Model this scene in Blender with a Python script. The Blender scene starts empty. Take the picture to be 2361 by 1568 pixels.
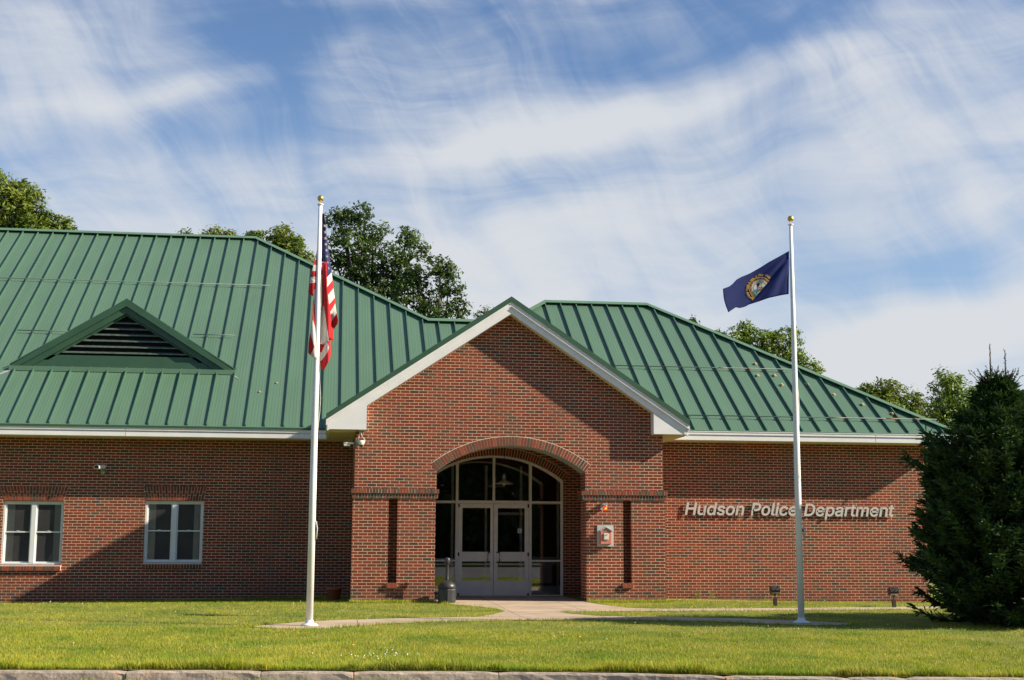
import bpy, bmesh, math, random
import numpy as np
from mathutils import Vector, Matrix
R=math.radians; PI=math.pi
random.seed(7); rng=np.random.default_rng(11)
SC=bpy.context.scene; COL=SC.collection
# ------------------------------------------------------------ camera
cam=bpy.data.cameras.new('camera'); co=bpy.data.objects.new('camera',cam); COL.objects.link(co); SC.camera=co
cam.sensor_width=36; cam.sensor_fit='HORIZONTAL'; cam.lens=3100/2361*36; cam.clip_end=4000; cam.clip_start=.1
yw,pt,rl=R(7.5),R(8.5),.0046
Wv=Vector((math.sin(yw)*math.cos(pt),math.cos(yw)*math.cos(pt),math.sin(pt)))
rv=Vector((math.cos(yw),-math.sin(yw),0)); uv=rv.cross(Wv)
Rv=math.cos(rl)*rv+math.sin(rl)*uv; Uv=-math.sin(rl)*rv+math.cos(rl)*uv
m3=Matrix((Rv,Uv,-Wv)).transposed()
co.matrix_world=Matrix.Translation((-.46,-30.2,1.35)) @ m3.to_4x4()
# ------------------------------------------------------------ light
SUN=Vector((3.3,-1.0,2.02)).normalized()
SUN_EL=math.asin(SUN.z); SUN_AZ=math.atan2(SUN.x,SUN.y)
sl=bpy.data.lights.new('sun','SUN'); sl.energy=4.6; sl.angle=R(.5); sl.color=(1,.90,.74)
so=bpy.data.objects.new('sun',sl); COL.objects.link(so); so.rotation_euler=SUN.to_track_quat('Z','Y').to_euler(); so.location=(30,-20,30)
SC.view_settings.view_transform='Standard'; SC.view_settings.look='None'; SC.view_settings.exposure=0.95; SC.view_settings.gamma=1
# ------------------------------------------------------------ node helper
class NT:
    def __init__(s,tree): s.t=tree; s.n=tree.nodes; s.l=tree.links
    def new(s,ty,**kw):
        n=s.n.new(ty)
        for k,v in kw.items(): setattr(n,k,v)
        return n
    def put(s,inp,v):
        if v is None: return
        if hasattr(v,'is_linked') : s.l.new(v,inp)
        elif isinstance(v,bpy.types.Node): s.l.new(v.outputs[0],inp)
        else: inp.default_value=v
    def m(s,op,a,b=None,c=None,clamp=False):
        n=s.new('ShaderNodeMath',operation=op); n.use_clamp=clamp
        s.put(n.inputs[0],a)
        if b is not None: s.put(n.inputs[1],b)
        if c is not None: s.put(n.inputs[2],c)
        return n.outputs[0]
    def mix(s,f,a,b,blend='MIX'):
        n=s.new('ShaderNodeMix',data_type='RGBA',blend_type=blend)
        s.put(n.inputs[0],f); s.put(n.inputs[6],a if not isinstance(a,tuple) else (*a,1)[:4]); s.put(n.inputs[7],b if not isinstance(b,tuple) else (*b,1)[:4])
        return n.outputs[2]
    def noise(s,vec,scale,detail=4,rough=.55,dist=0):
        n=s.new('ShaderNodeTexNoise'); n.inputs['Scale'].default_value=scale; n.inputs['Detail'].default_value=detail
        n.inputs['Roughness'].default_value=rough; n.inputs['Distortion'].default_value=dist
        if vec is not None: s.put(n.inputs['Vector'],vec)
        return n.outputs[0]
    def ramp(s,f,stops,mode='LINEAR'):
        n=s.new('ShaderNodeValToRGB'); n.color_ramp.interpolation=mode; e=n.color_ramp.elements
        while len(e)>1: e.remove(e[-1])
        e[0].position=stops[0][0]; e[0].color=(*stops[0][1],1)
        for p,c in stops[1:]:
            q=e.new(p); q.color=(*c,1)
        s.put(n.inputs[0],f); return n.outputs[0]
    def mr(s,v,a,b,c,d,smooth=False):
        n=s.new('ShaderNodeMapRange'); n.interpolation_type='SMOOTHSTEP' if smooth else 'LINEAR'
        s.put(n.inputs[0],v)
        for i,x in zip((1,2,3,4),(a,b,c,d)): s.put(n.inputs[i],x)
        return n.outputs[0]
    def comb(s,x,y,z):
        n=s.new('ShaderNodeCombineXYZ'); s.put(n.inputs[0],x); s.put(n.inputs[1],y); s.put(n.inputs[2],z); return n.outputs[0]
    def sep(s,v):
        n=s.new('ShaderNodeSeparateXYZ'); s.put(n.inputs[0],v); return n.outputs
# ------------------------------------------------------------ world: Nishita sky + cirrus
w=bpy.data.worlds.new('World'); SC.world=w; w.use_nodes=True
T=NT(w.node_tree); T.n.clear()
sky=T.new('ShaderNodeTexSky',sky_type='NISHITA'); sky.sun_disc=False; sky.sun_elevation=SUN_EL; sky.sun_rotation=SUN_AZ
sky.air_density=1.0; sky.dust_density=.4; sky.ozone_density=2.2; sky.altitude=50
tc=T.new('ShaderNodeTexCoord'); dx,dy,dz=T.sep(tc.outputs['Generated'])
az=T.m('ARCTAN2',dx,dy); el=T.m('ARCSINE',dz)            # radians
# image-like degrees
A=T.m('MULTIPLY',az,57.2958); E=T.m('MULTIPLY',el,57.2958)
SKYBLOBS=[]  # (az, el, width, height, tilt deg, amplitude)
SKYBLOBS=[(-11.7, 19.45, 4.81, 4.25, 0, 0.28), (-6.68, 18.57, 3.7, 0.55, 8, 0.25), (-3.24, 20.04, 3.14, 2.96, 0, -0.42), (-0.58, 18.78, 1.11, 2.22, -25, 0.18), (5.92, 16.82, 7.76, 0.83, 12, 0.3), (11.65, 17.71, 9.24, 1.02, 14, 0.3), (13.59, 20.51, 6.1, 1.29, 5, -0.42), (3.95, 21.59, 6.1, 0.92, 0, -0.15), (9.74, 15.92, 4.81, 1.11, 5, -0.3), (-5.33, 16.56, 5.54, 0.74, 0, -0.18), (22.8, 17.73, 2.77, 4.25, -15, 0.3), (27.22, 18.54, 3.33, 3.7, 0, 0.12), (25.15, 10.72, 5.54, 1.29, 0, -0.4), (25.89, 8.05, 4.81, 1.39, 8, 0.75), (21.57, 7.49, 2.59, 0.74, 10, 0.35), (8.79, 13.37, 12.94, 1.48, 10, 0.12), (-1.47, 10.8, 11.09, 2.22, 0, 0.12), (19.03, 12.44, 5.54, 1.66, 15, -0.1), (21.11, 21.15, 3.7, 1.11, 0, -0.12), (28.22, 14.69, 3.33, 2.77, 0, 0.2), (-8.77, 13.49, 4.81, 0.92, 0, -0.1), (6.51, 14.46, 3.7, 0.92, 10, -0.12)]

acc=None
wp=T.new('ShaderNodeTexNoise'); wp.inputs['Scale'].default_value=.12; wp.inputs['Detail'].default_value=2
T.put(wp.inputs['Vector'],T.comb(A,E,0.0)); wx,wy,wz=T.sep(wp.outputs['Color'])
Aw=T.m('ADD',A,T.m('MULTIPLY',T.m('SUBTRACT',wx,.5),6.0)); Ew=T.m('ADD',E,T.m('MULTIPLY',T.m('SUBTRACT',wy,.5),3.2))
for (a0,e0,sa,se,tl,amp) in SKYBLOBS:
    c,s_=math.cos(R(tl)),math.sin(R(tl))
    da=T.m('SUBTRACT',Aw,a0); de=T.m('SUBTRACT',Ew,e0)
    p=T.m('DIVIDE',T.m('ADD',T.m('MULTIPLY',da,c),T.m('MULTIPLY',de,s_)),sa)
    q=T.m('DIVIDE',T.m('SUBTRACT',T.m('MULTIPLY',de,c),T.m('MULTIPLY',da,s_)),se)
    g=T.m('MULTIPLY',T.m('EXPONENT',T.m('MULTIPLY',T.m('ADD',T.m('MULTIPLY',p,p),T.m('MULTIPLY',q,q)),-1.0)),amp)
    acc=g if acc is None else T.m('ADD',acc,g)
def streak(rot,sa,se,scale,detail,dist,seed):
    c,s_=math.cos(R(rot)),math.sin(R(rot))
    p=T.m('ADD',T.m('MULTIPLY',Aw,c),T.m('MULTIPLY',Ew,s_)); q=T.m('SUBTRACT',T.m('MULTIPLY',Ew,c),T.m('MULTIPLY',Aw,s_))
    return T.noise(T.comb(T.m('MULTIPLY',p,sa),T.m('MULTIPLY',q,se),seed),scale,detail,.58,dist)
s1=streak(6,.075,.36,1.0,7,.5,1.3)
s2=streak(-58,.08,.40,.9,6,.6,5.1)
s3=streak(11,.04,.15,1.0,3,.3,9.4)
s4=streak(3,.10,1.0,1.0,7,.9,3.7)
s5=streak(-52,.10,.9,1.0,6,1.0,7.9)
sel=T.mr(streak(20,.09,.12,1.0,2,.0,12.5),.40,.60,0,1,True)
on=T.mr(streak(35,.10,.13,1.0,2,.0,31.5),.45,.62,.15,1,True)
fib=T.m('ADD',T.m('MULTIPLY',T.m('SUBTRACT',s4,.5),T.m('SUBTRACT',1.0,sel)),T.m('MULTIPLY',T.m('SUBTRACT',s5,.5),sel))
fib=T.m('MULTIPLY',fib,on)
st=T.m('ADD',T.m('MULTIPLY',T.m('SUBTRACT',s1,.5),1.0),T.m('MULTIPLY',T.m('SUBTRACT',s2,.5),.8))
st=T.m('ADD',T.m('ADD',st,T.m('MULTIPLY',T.m('SUBTRACT',s3,.5),.9)),T.m('MULTIPLY',fib,.55))
base=T.mr(E,1,24,1.0,.42)
msk=T.m('ADD',T.m('ADD',base,acc),st)
msk=T.mr(msk,.14,1.12,0,.94,True)
msk=T.m('MULTIPLY',msk,T.mr(T.m('ABSOLUTE',A),38,62,1,.12,True))
cloudcol=T.mix(T.mr(E,0,22,0,1),(6.1,6.2,6.35),(5.9,6.15,6.55))
skyt=T.mix(1.0,sky.outputs[0],(.92,1.03,1.18),'MULTIPLY')
bluecol=T.mix(T.mr(E,-2,20,.8,.0),skyt,(3.7,4.7,6.0))
fin=T.mix(msk,bluecol,cloudcol)
bg=T.new('ShaderNodeBackground'); bg.inputs[1].default_value=.062; T.put(bg.inputs[0],fin)
wo=T.new('ShaderNodeOutputWorld'); T.l.new(bg.outputs[0],wo.inputs[0])
w.cycles.sampling_method='MANUAL'; w.cycles.sample_map_resolution=512
SC.cycles.max_bounces=8; SC.cycles.transparent_max_bounces=24
# ------------------------------------------------------------ materials
def newmat(name):
    m=bpy.data.materials.new(name); m.use_nodes=True; t=NT(m.node_tree); b=t.n['Principled BSDF']; return m,t,b
def mat(name,col,rough=.6,var=.12,vscale=4,bump=0,bscale=40,metal=0,spec=.5,coat=0):
    m,t,b=newmat(name); g=t.new('ShaderNodeTexCoord').outputs['Object']
    n=t.noise(g,vscale,5)
    c2=tuple(max(0,x*(1-var)) for x in col); c3=tuple(min(1,x*(1+var)) for x in col)
    t.put(b.inputs['Base Color'],t.mix(t.mr(n,.3,.7,0,1),c2,c3))
    b.inputs['Roughness'].default_value=rough; b.inputs['Metallic'].default_value=metal; b.inputs['Specular IOR Level'].default_value=spec
    if bump:
        bp=t.new('ShaderNodeBump'); bp.inputs['Strength'].default_value=bump; bp.inputs['Distance'].default_value=.02
        t.put(bp.inputs['Height'],t.noise(g,bscale,6)); t.l.new(bp.outputs[0],b.inputs['Normal'])
    return m
RED=[(.245,.048,.017),(.185,.040,.017),(.150,.044,.020),(.275,.056,.019),(.135,.052,.023)]
DARK=[(.080,.056,.032),(.105,.070,.036),(.055,.045,.035)]
MORT=(.70,.57,.42)
def brickmat(name,dark=.085,stain=True):
    m,t,b=newmat(name); g=t.new('ShaderNodeTexCoord').outputs['Object']; x,y,z=t.sep(g)
    BW,BH,MT=.2032,.0677,.0108
    u=t.m('ADD',t.m('ADD',x,y),100.0); zz=t.m('ADD',z,10.0)
    rw=t.m('DIVIDE',zz,BH); row=t.m('FLOOR',rw); fz=t.m('MULTIPLY',t.m('FRACT',rw),BH)
    off=t.m('MULTIPLY',t.m('MODULO',row,2.0),.5)
    # small wobble of the head joints
    ub=t.m('ADD',t.m('DIVIDE',u,BW),off); col=t.m('FLOOR',ub); fx=t.m('MULTIPLY',t.m('FRACT',ub),BW)
    wn=t.new('ShaderNodeTexWhiteNoise'); wn.noise_dimensions='2D'; t.put(wn.inputs['Vector'],t.comb(col,row,0.0)); v=wn.outputs['Value']
    wn2=t.new('ShaderNodeTexWhiteNoise'); wn2.noise_dimensions='2D'; t.put(wn2.inputs['Vector'],t.comb(t.m('ADD',col,37.0),row,0.0)); v2=wn2.outputs['Value']
    jit=t.m('MULTIPLY',t.m('SUBTRACT',v2,.5),.003)
    mz=t.m('LESS_THAN',fz,MT); mx=t.m('LESS_THAN',t.m('ADD',fx,jit),MT*.9)
    mort=t.m('MAXIMUM',mz,mx)
    d=1-dark
    bc=t.ramp(v,[(0,RED[0]),(.22,RED[1]),(.42,RED[2]),(.6,RED[3]),(.80,RED[4]),(.86,RED[0]),(d,DARK[0]),(d+dark*.5,DARK[1]),(d+dark*.8,DARK[2])],'CONSTANT')
    fine=t.noise(g,60,4); big=t.noise(g,.6,3)
    bc=t.mix(t.mr(fine,.35,.7,0,.28),bc,(.13,.05,.035))
    bc=t.mix(t.mr(big,.35,.7,0,.22),bc,(.20,.052,.028))
    mc=t.mix(t.mr(t.noise(g,1.3,4),.35,.65,0,1),MORT,(.55,.44,.34))
    c=t.mix(mort,bc,mc)
    c=t.mix(t.m('MULTIPLY',t.mr(z,.55,-.2,0,.55,True),t.mr(t.noise(g,1.7,5),.35,.65,.2,1)),c,(.11,.06,.035))
    c=t.mix(t.m('MULTIPLY',t.mr(t.noise(t.comb(t.m('MULTIPLY',t.m('ADD',x,y),1.4),0.0,t.m('MULTIPLY',z,.25)),1.0,5),.5,.75,0,.35),t.mr(z,.0,3.8,.3,1)),c,(.16,.09,.06))
    if stain:   # dark damp stain under the wall spout
        st=t.m('MULTIPLY',t.mr(x,7.1,8.6,1,0,True),t.mr(z,.42,-.1,0,1,True)); st=t.m('MULTIPLY',st,t.m('GREATER_THAN',x,7.03))
        st=t.m('MULTIPLY',st,t.mr(t.noise(g,3,4),.25,.6,.3,1))
        c=t.mix(t.m('MULTIPLY',st,.7),c,(.16,.062,.038))
    t.put(b.inputs['Base Color'],c); b.inputs['Roughness'].default_value=.9; b.inputs['Specular IOR Level'].default_value=.12
    bp=t.new('ShaderNodeBump'); bp.inputs['Strength'].default_value=.7; bp.inputs['Distance'].default_value=.006
    t.put(bp.inputs['Height'],t.m('ADD',t.m('SUBTRACT',1.0,mort),t.m('MULTIPLY',fine,.35))); t.l.new(bp.outputs[0],b.inputs['Normal'])
    return m
M={}
M['brick']=brickmat('brick_wall')
M['mortar']=mat('mortar',MORT,.9,.12,3)
for i,c in enumerate(RED): M['red%d'%i]=mat('red_brick_%d'%i,c,.85,.16,25,.3,60)
for i,c in enumerate(DARK): M['drk%d'%i]=mat('dark_brick_%d'%i,c,.85,.2,25,.3,60)
M['white']=mat('white_aluminium_trim',(.74,.73,.71),.5,.05,2.5,spec=.4)
M['soffit']=mat('cream_soffit',(.60,.52,.33),.7,.06,3)
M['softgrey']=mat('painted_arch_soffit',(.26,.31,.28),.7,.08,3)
def roofmat(name,col):
    m,t,b=newmat(name); g=t.new('ShaderNodeTexCoord').outputs['Object']; x,y,z=t.sep(g)
    n=t.mr(t.noise(t.comb(t.m('MULTIPLY',x,2.2),t.m('MULTIPLY',y,.35),0.0),1.2,4),.3,.7,0,1)
    c=t.mix(n,tuple(v*.93 for v in col),tuple(v*1.06 for v in col))
    c=t.mix(t.mr(t.noise(g,.35,3),.35,.75,0,.45),c,tuple(v*.80 for v in col))
    pn=t.new('ShaderNodeTexWhiteNoise'); pn.noise_dimensions='1D'; t.put(pn.inputs['W'],t.m('FLOOR',t.m('DIVIDE',t.m('ADD',x,50.05),.4545)))
    c=t.mix(t.mr(pn.outputs[0],0,1,0,.16),c,tuple(v*1.3 for v in col))
    c=t.mix(t.mr(t.noise(t.comb(t.m('MULTIPLY',x,14.0),t.m('MULTIPLY',y,.5),0.0),1.0,4),.55,.8,0,.22),c,(.16,.2,.15))
    t.put(b.inputs['Base Color'],c); b.inputs['Roughness'].default_value=.42; b.inputs['Specular IOR Level'].default_value=.45
    wv=t.m('SINE',t.m('MULTIPLY',x,PI/.0753)); bp=t.new('ShaderNodeBump'); bp.inputs['Strength'].default_value=.16; bp.inputs['Distance'].default_value=.012
    t.put(bp.inputs['Height'],t.m('POWER',t.m('ABSOLUTE',wv),6.0)); t.l.new(bp.outputs[0],b.inputs['Normal'])
    return m
G0=(.092,.168,.106)
M['roof']=roofmat('green_metal_roof',G0)
M['rib']=mat('green_metal_rib',(.062,.138,.085),.45,.06,3)
M['cap']=mat('green_metal_cap',(.105,.195,.118),.45,.08,2)
M['green']=mat('dark_green_trim',(.035,.088,.048),.45,.12,2)
M['louver']=mat('louver_slat',(.10,.135,.11),.5,.35,9)
M['black']=mat('black_void',(.006,.007,.007),.9,.1)
M['alu']=mat('grey_aluminium',(.86,.84,.77),.4,.06,6,spec=.5)
M['vinyl']=mat('white_vinyl',(.66,.68,.66),.45,.05,4)
M['blind']=mat('cream_blind',(.8,.8,.72),.7,.1,8)
M['room']=mat('dark_room',(.2,.19,.19),.9,.2,1)
M['lobby']=mat('dark_lobby',(.13,.11,.10),.9,.25,1)
M['lobbyceil']=mat('lobby_ceiling',(.42,.32,.2),.9,.1,1)
M['handle']=mat('black_handle',(.012,.012,.013),.35,.1)
M['letter']=mat('grey_sign_letter',(.50,.48,.44),.5,.05,10)
M['pole']=mat('white_flagpole',(.78,.77,.74),.6,.06,2.5,spec=.5)
M['gold']=mat('gold_ball',(.62,.42,.12),.38,.12,20,metal=.85)
def concretemat():
    m,t,b=newmat('concrete'); g=t.new('ShaderNodeTexCoord').outputs['Object']; x,y,z=t.sep(g)
    c=t.mix(t.mr(t.noise(g,1.1,6,.65),.35,.65,0,1),(.39,.285,.19),(.53,.40,.28)); c=t.mix(t.mr(t.noise(g,45,4),.5,.72,0,.4),c,(.22,.17,.12))
    c=t.mix(t.mr(t.noise(g,.7,5,.7),.56,.7,0,.5),c,(.26,.20,.13))
    jx=t.m('LESS_THAN',t.m('FRACT',t.m('DIVIDE',t.m('ADD',x,30.4),1.52)),.012); jy=t.m('LESS_THAN',t.m('FRACT',t.m('DIVIDE',t.m('ADD',y,30.9),1.52)),.03)
    c=t.mix(t.m('MULTIPLY',t.m('MAXIMUM',jx,jy),.75),c,(.07,.055,.04))
    t.put(b.inputs['Base Color'],c); b.inputs['Roughness'].default_value=.92
    bp=t.new('ShaderNodeBump'); bp.inputs['Strength'].default_value=.4; bp.inputs['Distance'].default_value=.01; t.put(bp.inputs['Height'],t.noise(g,55,5)); t.l.new(bp.outputs[0],b.inputs['Normal']); return m
M['concrete']=concretemat()
def glassmat(name,tint,refl=.12,gr=.01,grey_lift=0):
    m,t,b=newmat(name); t.n.remove(b); out=t.n['Material Output']
    tr=t.new('ShaderNodeBsdfTransparent'); tr.inputs[0].default_value=(*tint,1)
    gl=t.new('ShaderNodeBsdfGlossy'); gl.inputs['Roughness'].default_value=gr; gl.inputs[0].default_value=(1,1,1,1)
    fr=t.new('ShaderNodeFresnel'); fr.inputs[0].default_value=1.5
    mx=t.new('ShaderNodeMixShader'); t.put(mx.inputs[0],t.m('ADD',t.m('MULTIPLY',fr.outputs[0],1.5),refl-.06)); t.l.new(tr.outputs[0],mx.inputs[1]); t.l.new(gl.outputs[0],mx.inputs[2]); 
    if grey_lift:
        df=t.new('ShaderNodeBsdfDiffuse'); df.inputs[0].default_value=(.30,.29,.30,1); m2=t.new('ShaderNodeMixShader'); m2.inputs[0].default_value=grey_lift  # even grey diffuse lightens the dark pane in place of reflected surroundings
        t.l.new(mx.outputs[0],m2.inputs[1]); t.l.new(df.outputs[0],m2.inputs[2]); mx=m2
    t.l.new(mx.outputs[0],out.inputs[0])
    return m
M['glass']=glassmat('window_glass',(.9,.9,.88),.10,.02,.13)
M['dglass']=glassmat('door_glass',(.9,.9,.9),.12)
# ------------------------------------------------------------ geometry helpers
def tag(o,label=None,cat=None,group=None,kind=None):
    if label: o['label']=label
    if cat: o['category']=cat
    if group: o['group']=group
    if kind: o['kind']=kind
    return o
def empty(name,loc=(0,0,0),**k):
    o=bpy.data.objects.new(name,None); COL.objects.link(o); o.location=loc; o.empty_display_size=.2; return tag(o,**k)
class B:
    """collects faces with material slots, builds ONE mesh object"""
    def __init__(s): s.v=[]; s.f=[]; s.mi=[]; s.mats=[]; s.sm=[]
    def slot(s,m):
        if m not in s.mats: s.mats.append(m)
        return s.mats.index(m)
    def face(s,pts,m,smooth=False):
        k=len(s.v); s.v.extend([tuple(p) for p in pts]); s.f.append(tuple(range(k,k+len(pts)))); s.mi.append(s.slot(m)); s.sm.append(smooth)
    def mesh(s,vs,fs,m,smooth=False):
        k=len(s.v); s.v.extend([tuple(p) for p in vs]); i=s.slot(m)
        for f in fs: s.f.append(tuple(k+q for q in f)); s.mi.append(i); s.sm.append(smooth)
    def box(s,x0,x1,y0,y1,z0,z1,m,M4=None):
        v=[Vector((x,y,z)) for x in (x0,x1) for y in (y0,y1) for z in (z0,z1)]
        if M4 is not None: v=[M4@p for p in v]
        s.mesh(v,[(0,1,3,2),(4,6,7,5),(0,4,5,1),(2,3,7,6),(0,2,6,4),(1,5,7,3)],m)
    def prism(s,pts,axis,a,b,m):
        """pts: 2D polygon; axis 'y': pts=(x,z) extruded a..b in y; 'z': (x,y); 'x': (y,z)"""
        f={'y':lambda p,t:(p[0],t,p[1]),'z':lambda p,t:(p[0],p[1],t),'x':lambda p,t:(t,p[0],p[1])}[axis]
        n=len(pts); vs=[f(p,a) for p in pts]+[f(p,b) for p in pts]
        s.mesh(vs,[tuple(range(n))]+[tuple(range(2*n-1,n-1,-1))]+[(i,i+n,(i+1)%n+n,(i+1)%n) for i in range(n)],m)
    def tube(s,pts,r,m,seg=10,cap=True,smooth=True):
        pts=[Vector(p) for p in pts]; n=len(pts); rs=r if isinstance(r,(list,tuple)) else [r]*n
        rings=[]; up=None
        for i,p in enumerate(pts):
            d=(pts[min(i+1,n-1)]-pts[max(i-1,0)]).normalized()
            if up is None: up=Vector((0,0,1)) if abs(d.z)<.9 else Vector((1,0,0))
            a=d.cross(up).normalized(); b=d.cross(a).normalized(); up=-b if False else up
            rings.append([p+rs[i]*(math.cos(2*PI*k/seg)*a+math.sin(2*PI*k/seg)*b) for k in range(seg)])
        vs=[q for rg in rings for q in rg]; fs=[]
        for i in range(n-1):
            for k in range(seg): fs.append((i*seg+k,i*seg+(k+1)%seg,(i+1)*seg+(k+1)%seg,(i+1)*seg+k))
        if cap: fs+= [tuple(range(seg-1,-1,-1)),tuple(range((n-1)*seg,n*seg))]
        s.mesh(vs,fs,m,smooth)
    def lathe(s,prof,m,c=(0,0,0),seg=24,smooth=True):
        c=Vector(c); vs=[]; fs=[]
        for r,z in prof:
            for k in range(seg): vs.append(c+Vector((r*math.cos(2*PI*k/seg),r*math.sin(2*PI*k/seg),z)))
        for i in range(len(prof)-1):
            for k in range(seg): fs.append((i*seg+k,i*seg+(k+1)%seg,(i+1)*seg+(k+1)%seg,(i+1)*seg+k))
        fs+= [tuple(range(seg-1,-1,-1)),tuple(range((len(prof)-1)*seg,len(prof)*seg))]
        s.mesh(vs,fs,m,smooth)
    def ball(s,c,r,m,seg=20,rings=12,sc=(1,1,1)):
        prof=[(r*math.sin(PI*i/rings)+1e-5,-r*math.cos(PI*i/rings)) for i in range(rings+1)]
        vs=[];fs=[]
        for rr,z in prof:
            for k in range(seg): vs.append((c[0]+sc[0]*rr*math.cos(2*PI*k/seg),c[1]+sc[1]*rr*math.sin(2*PI*k/seg),c[2]+sc[2]*z))
        for i in range(rings):
            for k in range(seg): fs.append((i*seg+k,i*seg+(k+1)%seg,(i+1)*seg+(k+1)%seg,(i+1)*seg+k))
        s.mesh(vs,fs,m,True)
    def build(s,name,parent=None,loc=None,fix=True,bevel=0,**k):
        me=bpy.data.meshes.new(name); me.from_pydata(s.v,[],s.f)
        for mm in s.mats: me.materials.append(M[mm] if isinstance(mm,str) else mm)
        me.polygons.foreach_set('material_index',s.mi); me.polygons.foreach_set('use_smooth',s.sm)
        if fix:
            bm=bmesh.new(); bm.from_mesh(me); bmesh.ops.recalc_face_normals(bm,faces=bm.faces); bm.to_mesh(me); bm.free()
        me.update()
        o=bpy.data.objects.new(name,me); COL.objects.link(o)
        if parent is not None: o.parent=parent
        if loc: o.location=loc
        if bevel:
            bv=o.modifiers.new('bevel','BEVEL'); bv.width=bevel; bv.segments=2; bv.limit_method='ANGLE'
        return tag(o,**k)
def numesh(name,verts,faces,mats,cols=None,mi=None,parent=None,smooth=False,**k):
    """verts (n,3) array, faces (m,c) array"""
    me=bpy.data.meshes.new(name); n=len(verts); m,c=faces.shape
    me.vertices.add(n); me.vertices.foreach_set('co',verts.astype(np.float32).ravel())
    me.loops.add(m*c); me.loops.foreach_set('vertex_index',faces.astype(np.int32).ravel())
    me.polygons.add(m); me.polygons.foreach_set('loop_start',np.arange(0,m*c,c,dtype=np.int32)); me.polygons.foreach_set('loop_total',np.full(m,c,dtype=np.int32))
    if smooth: me.polygons.foreach_set('use_smooth',np.ones(m,dtype=bool))
    for mm in mats: me.materials.append(mm)
    if mi is not None: me.polygons.foreach_set('material_index',mi.astype(np.int32))
    me.update(calc_edges=True); me.validate()
    if cols is not None:
        at=me.color_attributes.new('tint','FLOAT_COLOR','POINT'); c4=np.ones((n,4),np.float32); c4[:,:3]=cols; at.data.foreach_set('color',c4.ravel())
    o=bpy.data.objects.new(name,me); COL.objects.link(o)
    if parent is not None: o.parent=parent
    return tag(o,**k)
# ------------------------------------------------------------ terrain
def sst(a,b,x):
    t=np.clip((x-a)/(b-a),0,1); return t*t*(3-2*t)
CURB=np.array([(-60,-6.0),(-25,-11.6),(-12,-13.2),(-7,-13.72),(-4.15,-13.98),(-2.7,-14.13),(-.16,-14.38),(1.47,-14.55),(2.68,-14.78),(3.89,-15.16),(5.48,-15.51),(7.18,-15.77),(12,-16.4),(30,-18.5),(60,-22)])
def curb_y(x): return np.interp(x,CURB[:,0],CURB[:,1])
def ground(x,y):
    x=np.asarray(x,float); y=np.asarray(y,float)
    g=.008*np.minimum(y,0)
    side=np.where(x<0,.03+.0215*np.maximum(0,-x),0)+np.where(x>7,.06+.022*np.maximum(0,x-7),0)
    side=np.minimum(side,.35)
    g=g-side*sst(-.6,2.4,y)*1.0
    g=g-.02*np.sin(x*.35+1)*sst(-2,-6,y)*sst(-14,-11,y)
    g=g-.17*np.where(y<curb_y(x)-.07,1.0,0)
    g=g-np.where(y<curb_y(x)-.1,.0,0)
    return g
def g1(x,y): return float(ground(np.array([x]),np.array([y]))[0])

# ------------------------------------------------------------ setting
def grassmat(name,blade=False):
    m,t,b=newmat(name); g=t.new('ShaderNodeTexCoord').outputs['Object']
    a=t.noise(g,.5,5,.65); c=t.noise(g,2.1,6,.65); f=t.noise(g,30,3)
    col=t.mix(t.mr(a,.36,.62,0,1),(.155,.205,.012),(.33,.315,.032))
    col=t.mix(t.mr(c,.42,.72,0,.75),col,(.38,.32,.08))
    col=t.mix(t.mr(t.noise(g,.8,4),.5,.7,0,.65),col,(.10,.19,.010)); col=t.mix(t.mr(t.noise(g,.9,5,.7),.60,.72,0,.6),col,(.36,.29,.11))
    if blade:
        at=t.new('ShaderNodeVertexColor'); at.layer_name='tint'; col=t.mix(1.0,col,at.outputs[0],'MULTIPLY')
        b.inputs['Roughness'].default_value=.55; b.inputs['Specular IOR Level'].default_value=.25
        tl=t.new('ShaderNodeBsdfTranslucent'); t.put(tl.inputs[0],col); mx=t.new('ShaderNodeMixShader'); mx.inputs[0].default_value=.35
        out=t.n['Material Output']; t.l.new(b.outputs[0],mx.inputs[1]); t.l.new(tl.outputs[0],mx.inputs[2]); t.l.new(mx.outputs[0],out.inputs[0])
    else:
        col=t.mix(t.mr(f,.35,.65,0,.6),col,(.035,.05,.008)); b.inputs['Roughness'].default_value=.95
        bp=t.new('ShaderNodeBump'); bp.inputs['Strength'].default_value=1; bp.inputs['Distance'].default_value=.03; t.put(bp.inputs['Height'],t.noise(g,45,4)); t.l.new(bp.outputs[0],b.inputs['Normal'])
    t.put(b.inputs['Base Color'],col); return m
M['lawn']=grassmat('lawn_soil'); M['blade']=grassmat('grass_blade',True)
M['far']=mat('far_ground',(.07,.09,.03),.95,.3,.05)
M['asphalt']=mat('asphalt',(.13,.125,.12),.9,.2,3,.5,90)
def granite():
    m,t,b=newmat('granite_kerb'); g=t.new('ShaderNodeTexCoord').outputs['Object']
    c=t.mix(t.mr(t.noise(g,9,6,.7),.35,.65,0,1),(.30,.24,.18),(.52,.42,.32))
    c=t.mix(t.mr(t.noise(g,4.5,4),.6,.72,0,.7),c,(.62,.33,.17))
    c=t.mix(t.mr(t.noise(g,70,3),.55,.7,0,.6),c,(.16,.14,.12))
    t.put(b.inputs['Base Color'],c); b.inputs['Roughness'].default_value=.9
    bp=t.new('ShaderNodeBump'); bp.inputs['Strength'].default_value=.7; bp.inputs['Distance'].default_value=.012; t.put(bp.inputs['Height'],t.noise(g,26,7)); t.l.new(bp.outputs[0],b.inputs['Normal'])
    return m
M['granite']=granite()
b=B(); b.box(-900,900,-900,900,-1.6,-1.5,'far'); b.build('ground',kind='structure')
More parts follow.
